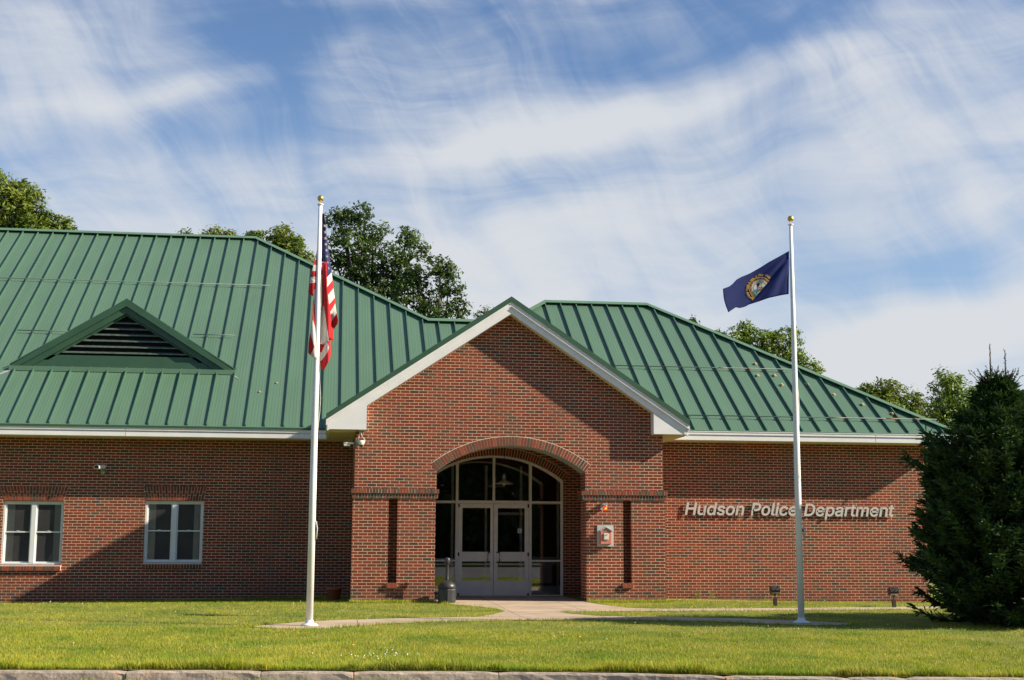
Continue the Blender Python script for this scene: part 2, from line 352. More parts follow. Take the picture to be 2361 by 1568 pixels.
# lawn sheet
xs=np.concatenate([np.linspace(-60,-12,30),np.arange(-11.6,16,.4),np.linspace(16.5,60,30)])
rows=[]
for x in xs:
    y0=curb_y(x)-.02; ys=np.concatenate([np.linspace(y0,3.4,44),np.linspace(4.2,90,14)]); rows.append(np.stack([np.full_like(ys,x),ys,ground(np.full_like(ys,x),ys)],1))
V=np.array(rows); nx,ny=V.shape[:2]; idx=np.arange(nx*ny).reshape(nx,ny)
F=np.stack([idx[:-1,:-1],idx[1:,:-1],idx[1:,1:],idx[:-1,1:]],-1).reshape(-1,4)
numesh('lawn',V.reshape(-1,3),F,[M['lawn']],smooth=True,kind='structure')
# road in front, and the far verge behind the viewer
b=B(); b.prism([(x,curb_y(x)+.05) for x in np.linspace(-60,60,25)]+[(60,-46),(-60,-46)],'z',-.9,-.245,'asphalt'); b.build('road',kind='structure')
b=B(); b.box(-60,60,-120,-46.2,-1.0,-.12,'far'); b.build('verge',kind='structure')
# kerb of split granite stones
b=B(); joints=[-30,-25,-19.5,-14,-9,-6.2,-4.9,-2.72,-1.22,-.18,1.45,3.92,5.25,5.88,7.7,9.8,12,15,19,25,33]
rk=random.Random(3)
for a,c in zip(joints[:-1],joints[1:]):
    a+=.005; c-=.005; n=max(4,int((c-a)/.12)); dzs=rk.uniform(-.008,.01); dys=rk.uniform(-.012,.012)
    secs=[]
    for i in range(n+1):
        x=a+(c-a)*i/n; y=float(curb_y(x))+dys; e=.012 if i in (0,n) else 0
        j=lambda s=.006: rk.uniform(-s,s)*.75
        zt=-.105+dzs-.02
        secs.append([(x,y+.0,-.4),(x,y+.01,zt-e+j(.004)),(x,y-.12+j(),zt-e+j(.004)),(x,y-.135+j(),zt-.02-e+j()),(x,y-.14+j(.01),zt-.07+j()),(x,y-.15+j(.008),-.4)])
    vs=[q for s_ in secs for q in s_]; fs=[]
    for i in range(n):
        for k in range(6): fs.append((i*6+k,i*6+(k+1)%6,(i+1)*6+(k+1)%6,(i+1)*6+k))
    fs+=[tuple(range(5,-1,-1)),tuple(range(n*6,n*6+6))]; b.mesh(vs,fs,'granite')
b.build('kerb',kind='structure')
# paths: entrance pad + neck + side path, and the arc joining the two flagpoles
def sheet(name,poly,dz,mat_,thick=.10):
    """polygon with n-gon top following the ground at dz"""
    b=B(); top=[(x,y,g1(x,y)+dz) for x,y in poly]; bot=[(x,y,z-thick) for x,y,z in top]; n=len(poly)
    b.mesh(top+bot,[tuple(range(n)),tuple(range(2*n-1,n-1,-1))]+[(i,i+n,(i+1)%n+n,(i+1)%n) for i in range(n)],mat_)
    return b.build(name,kind='structure')
PAD=[(1.84,3.25),(1.84,0),(2.02,-.5),(2.2,-1.2),(2.6,-1.9),(2.85,-2.5),(2.95,-3.4),(2.6,-4.3),(2.2,-4.93),(4.6,-4.98),(4.15,-4.3),(4.0,-3.7),(4.6,-3.55),(6.2,-3.5),(9,-3.4),(12.5,-3.0),(12.5,-2.1),(9,-2.6),(6.3,-2.75),(5.7,-2.5),(5.45,-1.7),(5.25,-.6),(5.2,0),(5.2,3.25)]
ARC=[(-1.75,-7.45),(-1.5,-7.0),(-.9,-6.2),(-.1,-5.65),(.9,-5.25),(2.0,-5.0),(3.3,-4.9),(4.7,-5.0),(5.9,-5.4),(7.0,-6.0),(7.9,-6.7),(8.5,-7.5),(8.3,-7.8),(7.6,-7.85),(7.0,-7.3),(6.2,-6.65),(5.2,-6.15),(4.2,-5.9),(3.3,-5.82),(2.2,-5.95),(1.2,-6.25),(.4,-6.75),(-.2,-7.3),(-.6,-7.75),(-1.3,-7.85)]
sheet('path',PAD,.012,'concrete'); sheet('walkway',ARC,.016,'concrete')
# ------------------------------------------------------------ THE BUILDING
YL,YR=3.1,2.5
BLD=empty('brick_building',(3.5,0,0),label='long one-storey red brick building with green standing seam metal roofs and arched gabled entrance',cat='building')
BLD.location=(0,0,0)
CX=3.52
def arc_pts(cx,half,zs,zt,n=28,ext=0):
    r=zt-zs; Rr=(half*half+r*r)/(2*r); cz=zt-Rr; a=math.asin(half/Rr)
    return [(cx+(Rr+ext)*math.sin(-a+2*a*i/n),cz+(Rr+ext)*math.cos(-a+2*a*i/n)) for i in range(n+1)],Rr,cz,a
# front wall of the porch
fa,fR,fcz,faa=arc_pts(CX,1.69,2.90,3.485)
b=B(); zl=2.27
b.prism([(0,zl),(1.83,zl)]+fa+[(5.21,zl),(7.02,zl),(7.02,4.25),(3.46,6.62),(0,4.25)],'y',0,.6,'brick')
for (x0,x1) in ((0,1.83),(5.21,7.02)):
    b.box(x0,x1,.285,.6,-.5,zl-.002,'brick')
def pier(bb,x0,x1,s0,s1):
    bb.box(x0,s0,-.03,.283,-.5,zl,'brick'); bb.box(s1,x1,-.03,.283,-.5,zl,'brick'); bb.box(s0+.001,s1-.001,-.03,.283,-.5,.30,'brick')
pier(b,-.03,1.80,.77,.965); pier(b,5.225,7.055,6.075,6.265)
b.build('porch_front_wall',BLD)
b=B(); b.box(.0,.25,.6,3.1,-.5,4.2,'brick'); b.box(-.03,.0,.0,.6,-.5,zl,'brick'); b.build('porch_side_wall',BLD)
b=B(); b.box(6.77,7.02,.6,2.5,-.5,4.2,'brick'); b.box(7.02,7.055,0,.6,-.5,zl,'brick')
b.build('porch_side_wall',BLD)
# back wall of the porch with the glazed arch
YB=3.3; ba,bR,bcz,baa=arc_pts(CX,1.75,2.86,3.47)
b=B(); b.prism([(-.3,-.5),(1.77,-.5)]+ba+[(5.27,-.5),(7.3,-.5),(7.3,4.3),(-.3,4.3)],'y',YB,YB+.25,'brick'); b.build('porch_back_wall',BLD)
b=B(); b.box(.25,6.77,.6,3.3,3.95,4.05,'soffit'); b.build('porch_ceiling',BLD)
# wings with window openings
W0=(-8.18,-6.79,.745,2.235); W1=(-4.915,-3.54,.80,2.265)
b=B()
def wallwin(bb,x0,x1,y0,y1,z0,z1,wins):
    xs_=[x0]+[q for wv in wins for q in (wv[0],wv[1])]+[x1]
    for i in range(0,len(xs_),2): bb.box(xs_[i],xs_[i+1],y0,y1,z0,z1,'brick')
    for (a,c,zb,zt) in wins: bb.box(a,c,y0,y1,z0,zb,'brick'); bb.box(a,c,y0,y1,zt,z1,'brick')
wallwin(b,-17,-.001,YL,YL+.3,-.6,3.86,[W0,W1]); b.build('left_wall',BLD)
b=B(); b.box(7.021,14.45,YR,YR+.3,-.7,3.9,'brick'); b.box(14.15,14.45,YR+.3,16,-.7,3.9,'brick'); b.build('right_wall',BLD)
# expansion joints
M['joint']=mat('sealant',(.22,.16,.12),.8)
for q in ((-1.915,YL,3.75),(10.93,YR,3.81)):
    b=B(); b.box(q[0],q[0]+.015,q[1]-.003,q[1],-.4,q[2],'joint'); b.build('expansion_joint',BLD)
# brick trims: rings, lintels, sills, ledges
def bcol(rk,pd=.1): return 'drk%d'%rk.randrange(3) if rk.random()<pd else 'red%d'%rk.randrange(5)
def ring(name,pts,Rr,cz,aa,thick,y0,y1,n,seed,pd,par):
    rk=random.Random(seed); b=B(); N=n
    o,_,_,_=(None,)*4
    def P(ang,r): return (CX+r*math.sin(ang),cz+r*math.cos(ang))
    M_=48
    poly=[P(-aa+2*aa*i/M_,Rr+.001) for i in range(M_+1)]+[P(aa-2*aa*i/M_,Rr+thick+.012) for i in range(M_+1)]
    b.prism(poly,'y',y0+.004,y1,'mortar')
    st=2*aa/N; g_=.006/Rr
    for i in range(N):
        a0=-aa+st*i+g_; a1=-aa+st*(i+1)-g_
        b.prism([P(a0,Rr),P(a1,Rr),P(a1,Rr+thick),P(a0,Rr+thick)],'y',y0,y1,bcol(rk,pd))
    return b.build(name,par)
ring('arch_ring',fa,fR,fcz,faa,.20,-.006,.1,54,5,.12,BLD)
ring('arch_ring',ba,bR,bcz,baa,.20,YB-.006,YB+.1,54,9,.1,BLD)
b=B(); P=fa
Rr=fR
for i in range(28):
    (x0,z0),(x1,z1)=P[i],P[i+1]
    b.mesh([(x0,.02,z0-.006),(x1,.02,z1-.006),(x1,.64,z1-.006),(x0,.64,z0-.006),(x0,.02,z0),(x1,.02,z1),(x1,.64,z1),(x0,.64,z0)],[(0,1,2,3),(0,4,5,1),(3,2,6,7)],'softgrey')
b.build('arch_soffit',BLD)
def soldier(b,x0,x1,y0,y1,z0,z1,rk,pd,bw=.0677,axis='x'):
    n=max(1,round((x1-x0)/bw)); w_=(x1-x0)/n
    if axis=='x':
        b.box(x0+.004,x1-.004,y0+.004,y1,z0+.003,z1-.003,'mortar')
        for i in range(n): b.box(x0+i*w_+.0065,x0+(i+1)*w_-.0065,y0+rk.uniform(-.002,.002),y1-.004,z0,z1,bcol(rk,pd))
for (x0,x1) in ((-.05,1.865),(5.145,7.085)):
    rk=random.Random(int(x0*100)); b=B()
    soldier(b,x0-.015,x1+.015,-.085,.05,2.385,2.485,rk,.42)
    soldier(b,x0+.01,x1-.01,-.055,.05,2.275,2.383,rk,.55)
    # returns along the sides
    b.box(x0-.02,x0+.02,.052,.6,2.385,2.485,'red0'); b.box(x1-.02,x1+.02,.052,.6,2.385,2.485,'red2')
    b.box(x0+.0,x0+.02,.052,.6,2.28,2.383,'drk1'); b.box(x1-.02,x1,.052,.6,2.28,2.383,'red4')
    b.build('brick_ledge',BLD)
for (x0,x1) in ((.745,.985),(6.05,6.29)):
    b=B(); soldier(b,x0,x1,-.085,-.028,.315,.425,random.Random(4),0,.08); b.build('slot_sill',BLD)
def jack(x0b,x1b,x0t,x1t,z0,z1,y,seed):
    rk=random.Random(seed); b=B(); n=21
    b.prism([(x0b,z0),(x1b,z0),(x1t,z1),(x0t,z1)],'y',y-.002,y+.05,'mortar')
    for i in range(n):
        f=lambda a,c,t: a+(c-a)*t
        sp=.004
        xb0,xb1=f(x0b,x1b,i/n)+sp,f(x0b,x1b,(i+1)/n)-sp; xt0,xt1=f(x0t,x1t,i/n)+sp,f(x0t,x1t,(i+1)/n)-sp
        cut=.38 if i%2 else .62
        L=lambda t:(f(xb0,xt0,t),f(z0,z1,t)); Q=lambda t:(f(xb1,xt1,t),f(z0,z1,t))
        b.prism([L(.0),Q(.0),Q(cut-.015),L(cut-.015)],'y',y-.007,y+.04,bcol(rk,.07)); b.prism([L(cut+.015),Q(cut+.015),Q(1),L(1)],'y',y-.007,y+.04,bcol(rk,.07))
    return b
jack(W1[0]+.02,W1[1]-.02,-4.97,-3.485,2.275,2.61,YL,3).build('lintel',BLD)
jack(W0[0]+.02,W0[1]-.02,-8.28,-6.71,2.245,2.58,YL,8).build('lintel',BLD)
for (x0,x1,zb,zt),sd in ((W0,1),(W1,2)):
    rk=random.Random(sd); b=B(); n=20; w_=(x1-x0)/n; b.box(x0+.003,x1-.003,YL-.055,YL+.12,zb-.13,zb-.01,'mortar')
    for i in range(n):
        a,c=x0+i*w_+.004,x0+(i+1)*w_-.004
        b.prism([(YL-.06,zb-.14),(YL-.06,zb-.035),(YL+.12,zb+.0),(YL+.12,zb-.12)],'x',a,c,bcol(rk,.25))
    b.build('sill',BLD)
# windows : frame, panes, blinds, dark room
for (x0,x1,zb,zt) in (W0,W1):
    wd=B(); yf=YL+.05; xm=(x0+x1)/2
    fw=.05
    wd.box(x0,x0+fw,yf,yf+.12,zb,zt,'vinyl'); wd.box(x1-fw,x1,yf,yf+.12,zb,zt,'vinyl'); wd.box(x0+fw,x1-fw,yf,yf+.12,zt-fw,zt,'vinyl'); wd.box(x0+fw,x1-fw,yf,yf+.12,zb,zb+fw*.8,'vinyl')
    wd.box(xm-.055,xm+.055,yf-.004,yf+.12,zb+fw*.8,zt-fw,'vinyl')
    wf=wd.build('window',BLD,bevel=.004)
    for (a,c) in ((x0+fw,xm-.055),(xm+.055,x1-fw)):
        zm=(zb+zt)/2+.02
        s=B()  # sashes
        for (z0,z1,yo) in ((zm-.015,zt-fw,.035),(zb+.04,zm+.015,.06)):
            s.box(a,a+.028,yf+yo,yf+yo+.03,z0,z1,'vinyl'); s.box(c-.028,c,yf+yo,yf+yo+.03,z0,z1,'vinyl'); s.box(a+.028,c-.028,yf+yo,yf+yo+.03,z1-.028,z1,'vinyl'); s.box(a+.028,c-.028,yf+yo,yf+yo+.03,z0,z0+.03,'vinyl')
        s.box((a+c)/2-.03,(a+c)/2+.03,yf+.028,yf+.06,zm+.016,zm+.03,'vinyl')
        s.build('sash',wf)
        p=B(); p.box(a+.026,c-.026,yf+.05,yf+.054,zm+.01,zt-fw-.026,'glass'); p.build('pane',wf); p=B(); p.box(a+.026,c-.026,yf+.075,yf+.079,zb+.07,zm-.013,'glass'); p.build('pane',wf)
    for (a,c) in ((x0+.06,x0+.24),(x1-.23,x1-.06)):
        n=5; bl=B(); bl.box(a-.01,c+.01,yf+.088,yf+.10,zt-.06,zt-.035,'blind')
        for i in range(n):
            q=a+(c-a)*(i+.5)/n; bl.box(q-.02,q+.02,yf+.09,yf+.10,zb+.02,zt-.035,'blind')
        bl.build('blind',wf)
    rm=B(); rm.box(x0-.6,x1+.6,yf+1.8,yf+1.85,zb-.3,zt+.3,'room'); rm.box(x0-.6,x0-.5,yf+.22,yf+1.8,zb-.3,zt+.3,'room'); rm.box(x1+.5,x1+.6,yf+.22,yf+1.8,zb-.3,zt+.3,'room'); rm.box(x0-.5,x1+.5,yf+.25,yf+1.8,zt+.2,zt+.3,'room'); rm.box(x0-.5,x1+.5,yf+.25,yf+1.8,zb-.3,zb-.2,'room')
    rm.build('room',wf)
# entrance glazing
def mull(b,x0,x1,z0,z1,y=YB+.06,d=.11,m='alu'): b.box(x0,x1,y,y+d,z0,z1,m)
b=B()
# curved head frame
o1=arc_pts(CX,1.75,2.86,3.47)[0]; o2=[(CX+(x-CX)*(1-.05/1.75),z-.055) for x,z in o1]
b.prism(o1+o2[::-1],'y',YB+.05,YB+.17,'alu')
def zarc(x,off=.04):
    return bcz+math.sqrt(bR*bR-(x-CX)**2)-off
mull(b,1.77,1.83,-.02,2.84); mull(b,5.21,5.27,-.02,2.84)
for x0,x1 in ((2.565,2.63),(4.41,4.475)): b.box(x0,x1,YB+.045,YB+.18,-.02,zarc(x0),'alu')
b.box(3.49,3.55,YB+.052,YB+.17,2.34,zarc(3.52),'alu')
b.box(2.63,4.41,YB+.05,YB+.172,2.27,2.345,'alu'); mull(b,1.83,2.565,2.28,2.335); mull(b,4.475,5.21,2.28,2.335)
mull(b,1.83,2.565,.84,.885); mull(b,4.475,5.21,.84,.885); mull(b,1.83,2.565,-.02,.03); mull(b,4.475,5.21,-.02,.03)
fr=b.build('entrance_frame',BLD,bevel=.003)
b=B(); pane=arc_pts(CX,1.72,2.86,3.44)[0]
b.prism([(1.81,-.0),(2.6,-.0),(2.6,2.30),(4.44,2.30),(4.44,-.0),(5.24,-.0),(5.24,2.84)]+pane[::-1]+[(1.80,2.84)],'y',YB+.10,YB+.106,'dglass'); b.build('pane',fr)
for (x0,x1,hx) in ((2.637,3.515,3.44),(3.525,4.403,3.60)):
    d=B(); y0,y1=YB+.075,YB+.125
    d.box(x0,x0+.10,y0,y1,0,2.262,'alu'); d.box(x1-.075 if hx<3.5 else x1-.10,x1,y0,y1,0,2.262,'alu')
    xa,xb=x0+.10,(x1-.075 if hx<3.5 else x1-.10)
    d.box(xa,xb,y0,y1,2.16,2.262,'alu'); d.box(xa,xb,y0,y1,.845,1.08,'alu'); d.box(xa,xb,y0,y1,0,.375,'alu')
    dr=d.build('door',BLD,bevel=.003)
    p=B(); p.box(xa,xb,y0+.02,y0+.026,.375,.845,'dglass'); p.build('pane',dr); p=B(); p.box(xa,xb,y0+.02,y0+.026,1.08,2.16,'dglass'); p.build('pane',dr)
    h=B(); sg=-1 if hx<3.5 else 1; xh=hx+sg*.055
    h.tube([(hx,y0,1.07),(xh,y0-.07,1.07),(xh+sg*.01,y0-.075,1.03),(xh+sg*.01,y0-.075,.87),(xh,y0-.07,.83),(hx,y0,.83)],.012,'handle',8); h.build('handle',dr)
    xx=x0+.012 if hx<3.5 else x1-.012
    for zz in (.03,1.02,2.22): hb=B(); hb.box(xx-.02,xx+.02,y0-.02,y0-.001,zz-.045,zz+.045,'handle'); hb.build('hinge',dr)
M['sticker']=mat('pale_sticker',(.62,.72,.76),.6); M['decal']=mat('grey_decal',(.42,.42,.42),.6)
stk=B(); stk.box(4.125,4.225,YB+.088,YB+.0905,1.54,1.655,'sticker')
stk.prism([(4.155,1.605),(4.175,1.615),(4.195,1.605),(4.175,1.58)],'y',YB+.0855,YB+.088,'handle'); stk.box(4.15,4.2,YB+.0855,YB+.088,1.632,1.636,'handle'); stk.box(4.15,4.2,YB+.0855,YB+.088,1.558,1.562,'handle')
tag(stk.build('door_sticker'),'small pale blue notice stuck on the right door pane','sticker')
# vestibule : second glazed screen, lobby
b=B(); y2=YB+1.6
for x in (1.2,2.62,3.5,4.42,5.4): b.box(x-.03,x+.03,y2,y2+.08,0,3.3,'alu')
for z in (2.3,): b.box(1.0,5.6,y2+.002,y2+.078,z,z+.06,'alu')
b.box(1.0,5.6,y2+.002,y2+.078,.84,.9,'alu'); b.box(1.0,5.6,y2+.002,y2+.078,0,.2,'alu')
b.build('inner_screen',BLD)
b=B(); b.box(.4,6.8,YB+.26,9,-.06,-.01,'lobby'); b.box(.3,.4,YB+.26,9,-.05,4.2,'lobby'); b.box(6.8,6.9,YB+.26,9,-.05,4.2,'lobby'); b.box(.4,6.8,9,9.1,-.05,4.2,'lobby'); b.box(.4,6.8,YB+.26,9,4.0,4.1,'lobbyceil')
b.build('lobby',BLD)
M['cabinet']=mat('pale_grey_plastic',(.32,.34,.36),.5)
b=B(); b.box(4.62,5.32,4.6,4.9,.74,.95,'cabinet'); b.box(4.72,5.2,4.62,4.88,.28,.735,'cabinet'); b.box(4.66,4.9,4.58,4.6,.80,.86,'lobby')
tag(b.build('drop_box',bevel=.015),'pale grey box with wide top standing inside behind the right glass pane','cabinet')
# ---- eaves : gutter/fascia, soffit
def eave(name,x0,x1,yf,zb,mitre=None):
    b=B(); z=zb
    # profile in (y,z)
    prof=[(yf+.012,z),(yf+.012,z+.105),(yf+.03,z+.112),(yf+.03,z+.128),(yf-.008,z+.135),(yf-.008,z+.195),(yf-.02,z+.2),(yf-.02,z+.215),(yf+.12,z+.215),(yf+.12,z)]
    b.prism(prof,'x',x0,x1,'white'); return b.build(name,BLD)
eave('fascia',-17,-.655,YL-.72,3.755); eave('fascia',7.56,15.12,YR-.70,3.815)
b=B(); b.box(-17,-.02,YL-.6,YL,3.735,3.757,'soffit'); b.build('soffit',BLD)
b=B(); b.box(7.03,15.1,YR-.58,YR,3.80,3.818,'soffit'); b.box(14.46,15.1,YR,16,3.80,3.818,'soffit'); b.build('soffit',BLD)
b=B(); b.box(15.0,15.12,YR-.55,16,3.815,4.02,'white'); b.build('fascia',BLD)
for xj,yf,z in ((-9.3,YL-.742,3.755),(-5.35,YL-.742,3.755),(12.9,YR-.722,3.815),(10.82,YR-.722,3.815)):
    b=B(); b.box(xj,xj+.007,yf+.012,yf+.06,z+.14,z+.19,'joint'); b.build('fascia_joint',BLD); b=B(); b.box(xj,xj+.007,yf+.032,yf+.08,z+.005,z+.1,'joint'); b.build('fascia_joint',BLD)
# ---- roofs
TT=.667
def LZ(y): return 4.0+TT*(y-2.35)
def RZ(y): return 4.0+TT*(y-1.75)
HL=(-3.11,12.69); LR=(2.12,7.68)      # ridge end / lower ridge start of left roof
def clipy(x):   # top Y of left front plane at x
    if x<HL[0]: return HL[1]
    if x<LR[0]: return HL[1]+(LR[1]-HL[1])*(x-HL[0])/(LR[0]-HL[0])
    return LR[1]
yE=2.36
b=B()
top=[(-18,HL[1]),HL,LR,(6,LR[1])]
b.face([(-18,yE,LZ(yE)),(6,yE,LZ(yE))]+[(x,y,LZ(y)) for x,y in top[::-1]],'roof')
b.face([(-18,HL[1],LZ(HL[1])),(HL[0],HL[1],LZ(HL[1])),(2.12,17.7,LZ(LR[1])),(2.12,22.5,4.0),(-18,22.5,4.0)],'roof')
b.face([(HL[0],HL[1],LZ(HL[1])),(LR[0],LR[1],LZ(LR[1])),(2.12,17.7,LZ(LR[1]))],'roof')
b.face([(2.12,LR[1],LZ(LR[1])),(6,LR[1],LZ(LR[1])),(6,13,4.0),(2.12,13,4.0)],'roof')
b.box(-18,6,yE-.012,yE+.1,3.955,LZ(yE)-.002,'green')
bL=b
def ribs(b,xs_,ytop,ybot,Z):
    h=.066; hw=.013
    for x in xs_:
        y0,y1=ybot(x),ytop(x)
        if y1-y0<.1: continue
        n=Vector((0,-TT,1)).normalized()*h; p0=Vector((x,y0,Z(y0))); p1=Vector((x,y1,Z(y1)))
        vs=[p0+Vector((-hw,0,-.01)),p0+Vector((hw,0,-.01)),p0+Vector((hw,.03,0))+n,p0+Vector((-hw,.03,0))+n,p1+Vector((-hw,0,-.01)),p1+Vector((hw,0,-.01)),p1+Vector((hw,0,0))+n,p1+Vector((-hw,0,0))+n]
        b.mesh(vs,[(0,1,2,3),(4,7,6,5),(0,4,5,1),(1,5,6,2),(2,6,7,3),(3,7,4,0)],'rib')
DM=(-8.60,-3.06,4.85,-5.81,7.44)   # dormer base x0,x1, y of face ; apex x, z
xL=[-8.0+.452*k for k in range(-20,33)]
full=[x for x in xL if x<-8.9 or x>-2.95]
ribs(bL,[x for x in full if x<5.5],clipy,lambda x:yE+.02,LZ)
# seams crossed by the dormer: below and above
mid=[x for x in xL if -8.9<=x<=-2.95]
ribs(bL,mid,lambda x:DM[2]-.06,lambda x:yE+.02,LZ)
def dtop(x):
    z=DM[4]-.65*abs(x-DM[3]) ; return 2.35+(z-4.0)/TT+.0
ribs(bL,mid,clipy,lambda x:max(dtop(x),DM[2]),LZ)
rfL=bL.build('roof',BLD)
def strip(b,p0,p1,wdt,up,m,th=.035,side=None):
    """flat trim board between two points, width vector given"""
    p0,p1,wv,u=Vector(p0),Vector(p1),Vector(wdt),Vector(up)
    vs=[p0,p0+wv,p1+wv,p1,p0+u,p0+wv+u,p1+wv+u,p1+u]
    b.mesh(vs,[(0,1,2,3),(4,7,6,5),(0,4,5,1),(1,5,6,2),(2,6,7,3),(3,7,4,0)],m)
dn=Vector((0,-1,-TT)).normalized(); nn=Vector((0,-TT,1)).normalized()
b=B(); u=nn*.055
lift=nn*.072
def cap(b,p0,p1,wd=.17):
    p0,p1=Vector(p0)+lift,Vector(p1)+lift
    strip(b,p0,p1,dn*wd,nn*.018,'cap'); strip(b,p0,p1,Vector((0,.16,-.1)),nn*.018,'cap')
cap(b,(-18,HL[1],LZ(HL[1])),(HL[0]+.02,HL[1],LZ(HL[1]))); cap(b,(HL[0],HL[1],LZ(HL[1])),(LR[0],LR[1],LZ(LR[1])),.19); cap(b,(LR[0],LR[1],LZ(LR[1])),(6,LR[1],LZ(LR[1])),.17)
b.build('ridge_cap',rfL)
# right block
RA=(5.54,8.14); RB=(8.59,8.14); RC=(15.1,1.82)
def Rtop(x):
    if x<RB[0]: return RB[1]
    return RB[1]+(RC[1]-RB[1])*(x-RB[0])/(RC[0]-RB[0])
yR=1.82
b=B(); xc=3.8
b.face([(xc,yR,RZ(yR)),(RC[0],yR,RZ(yR)),(RB[0],RB[1],RZ(RB[1])),(RA[0],RA[1],RZ(RA[1])),(xc,RA[1]-(RA[0]-xc),RZ(RA[1]-(RA[0]-xc)))],'roof')
b.face([(RB[0],RB[1],RZ(RB[1])),(RC[0],yR,RZ(yR)),(15.1,14.4,RZ(yR))],'roof')
b.face([(RA[0],RA[1],RZ(RA[1])),(RB[0],RB[1],RZ(RB[1])),(15.1,14.4,RZ(yR)),(-.5,14.4,RZ(yR))],'roof')
b.face([(RA[0],RA[1],RZ(RA[1])),(xc,RA[1]-(RA[0]-xc),RZ(RA[1]-(RA[0]-xc))),(xc-.01,9.8,RZ(RA[1]-(RA[0]-xc)))],'roof')
b.box(7.0,15.1,yR-.012,yR+.1,4.005,RZ(yR)-.002,'green'); b.box(15.0,15.1,yR+.1,14.4,4.005,RZ(yR)-.002,'green')
ribs(b,[8.28+.4585*k for k in range(-9,16) if 8.28+.4585*k<14.9],lambda x: Rtop(x) if x>RA[0] else RA[1]-(RA[0]-x),lambda x:yR+.02,RZ)
rfR=b.build('roof',BLD)
b=B(); cap(b,(RA[0],RA[1],RZ(RA[1])),(RB[0],RB[1],RZ(RB[1])),.17); cap(b,(RB[0],RB[1],RZ(RB[1])),(RC[0],RC[1],RZ(RC[1])),.2); cap(b,(RA[0],RA[1],RZ(RA[1])),(xc,RA[1]-(RA[0]-xc),RZ(RA[1]-(RA[0]-xc))),.2)
b.build('ridge_cap',rfR)
# snow rails
M['rail']=mat('galvanised_rail',(.10,.15,.12),.5,.1); M['rust']=mat('rusty_rail',(.38,.17,.06),.8)
def rail(x0,x1,y,Z,par,xsr,rust=()):
    b=B(); p=lambda x,o=.085:Vector((x,y,Z(y)))+nn*o
    b.tube([p(x0),p(x1)],.012,'rail',8)
    for a,c in rust: b.tube([p(a),p(c)],.0135,'rust',8)
    for x in xsr:
        if x0<x<x1:
            q=p(x,.05)+dn*.02; b.box(q.x-.025,q.x+.025,q.y-.03,q.y+.03,q.z-.02,q.z+.035,'rail')
    b.build('snow_rail',par)
xR=[8.28+.4585*k for k in range(-9,16)]
rail(-18,-2.42,9.38,LZ,rfL,xL); rail(-8.87,-7.3,6.47,LZ,rfL,xL); rail(-4.3,-3.2,6.47,LZ,rfL,xL)
rail(6.7,11.75,4.6,RZ,rfR,xR,((9.7,9.95),(10.5,10.6))); rail(7.9,14.75,2.34,RZ,rfR,xR,((7.95,8.05),(11.9,12.3),(13.4,13.7),(14.1,14.3)))
M['clip']=mat('tan_roof_clip',(.40,.33,.18),.7)
cp=B(); cp.box(-.045,.045,-.05,.05,.0,.03,'clip'); cp.box(-.03,.03,-.03,.03,.03,.045,'clip')
c0=None
for (x,y,Z,par) in ((10.72,4.36,RZ,rfR),(11.24,3.92,RZ,rfR),(10.86,4.95,RZ,rfR),(11.2,4.38,RZ,rfR),(11.95,3.98,RZ,rfR),(12.5,3.5,RZ,rfR),(13.1,3.06,RZ,rfR),(13.73,2.66,RZ,rfR),(-2.35,3.86,LZ,rfL),(-1.95,4.28,LZ,rfL)):
    if c0 is None: o=c0=cp.build('roof_clip',par)
    else: o=c0.copy(); COL.objects.link(o); o.parent=par
    o.location=(x,y,Z(y)+.004); o.rotation_euler=(math.atan(TT),0,R(20))
    if par is rfL: o.scale=(.6,.6,.6)
# dormer vent
x0,x1,yd,xa,za=DM; zb=LZ(yd); zb2=LZ(yd)
b=B()
sl_=(za-zb)/(xa-x0); sr_=(za-zb)/(x1-xa)
back=2.35+(za-4.0)/TT
A_=Vector((xa,yd-.18,za)); Lp=Vector((x0,yd-.18,zb+.04)); Rp=Vector((x1,yd-.18,zb+.04)); Bk=Vector((xa,back+.15,za+.0))
# roof skins of the dormer
for E_ in (Lp,Rp):
    Eb=Vector((E_.x,yd+.1,zb+.04))
    b.mesh([A_,E_,Eb,Bk,A_+Vector((0,0,-.03)),E_+Vector((0,0,-.03)),Eb+Vector((0,0,-.03)),Bk+Vector((0,0,-.03))],[(0,1,2,3),(7,6,5,4),(0,4,5,1),(1,5,6,2)],'rib')
def band(b,o0,o1,yf,th,m):
    """chevron band under the rakes between vertical offsets o0..o1 below the skin"""
    for E_ in (Lp,Rp):
        a0=Vector((xa,yf,za-o0)); a1=Vector((xa,yf,za-o1)); s=(za-Lp.z)/(xa-E_.x) if E_ is Lp else (za-Rp.z)/(E_.x-xa)
        sgn=-1 if E_ is Lp else 1
        e0x=E_.x-(0)*sgn; z_e=Lp.z-.06
        ex0=xa+sgn*(za-o0-z_e)/s; ex1=xa+sgn*(za-o1-z_e)/s
        lim=(x0 if sgn<0 else x1)
        ex0=max(ex0,lim) if sgn<0 else min(ex0,lim)
        vs=[a0,a1,Vector((ex1,yf,z_e)),Vector((ex0,yf,z_e if abs(ex0-lim)>1e-6 or True else z_e))]
        vs2=[v+Vector((0,th,0)) for v in vs]
        b.mesh(vs+vs2,[(0,1,2,3),(7,6,5,4),(0,4,5,1),(1,5,6,2),(2,6,7,3),(3,7,4,0)],m)
band(b,.0,.20,yd-.20,.22,'green'); band(b,.20,.37,yd-.14,.16,'green'); band(b,.37,.43,yd-.05,.08,'green')
b.box(x0+.35,x1-.35,yd-.10,yd+.1,zb-.04,zb+.16,'green'); b.box(x0+.7,x1-.6,yd-.05,yd+.1,zb+.16,zb+.30,'green')
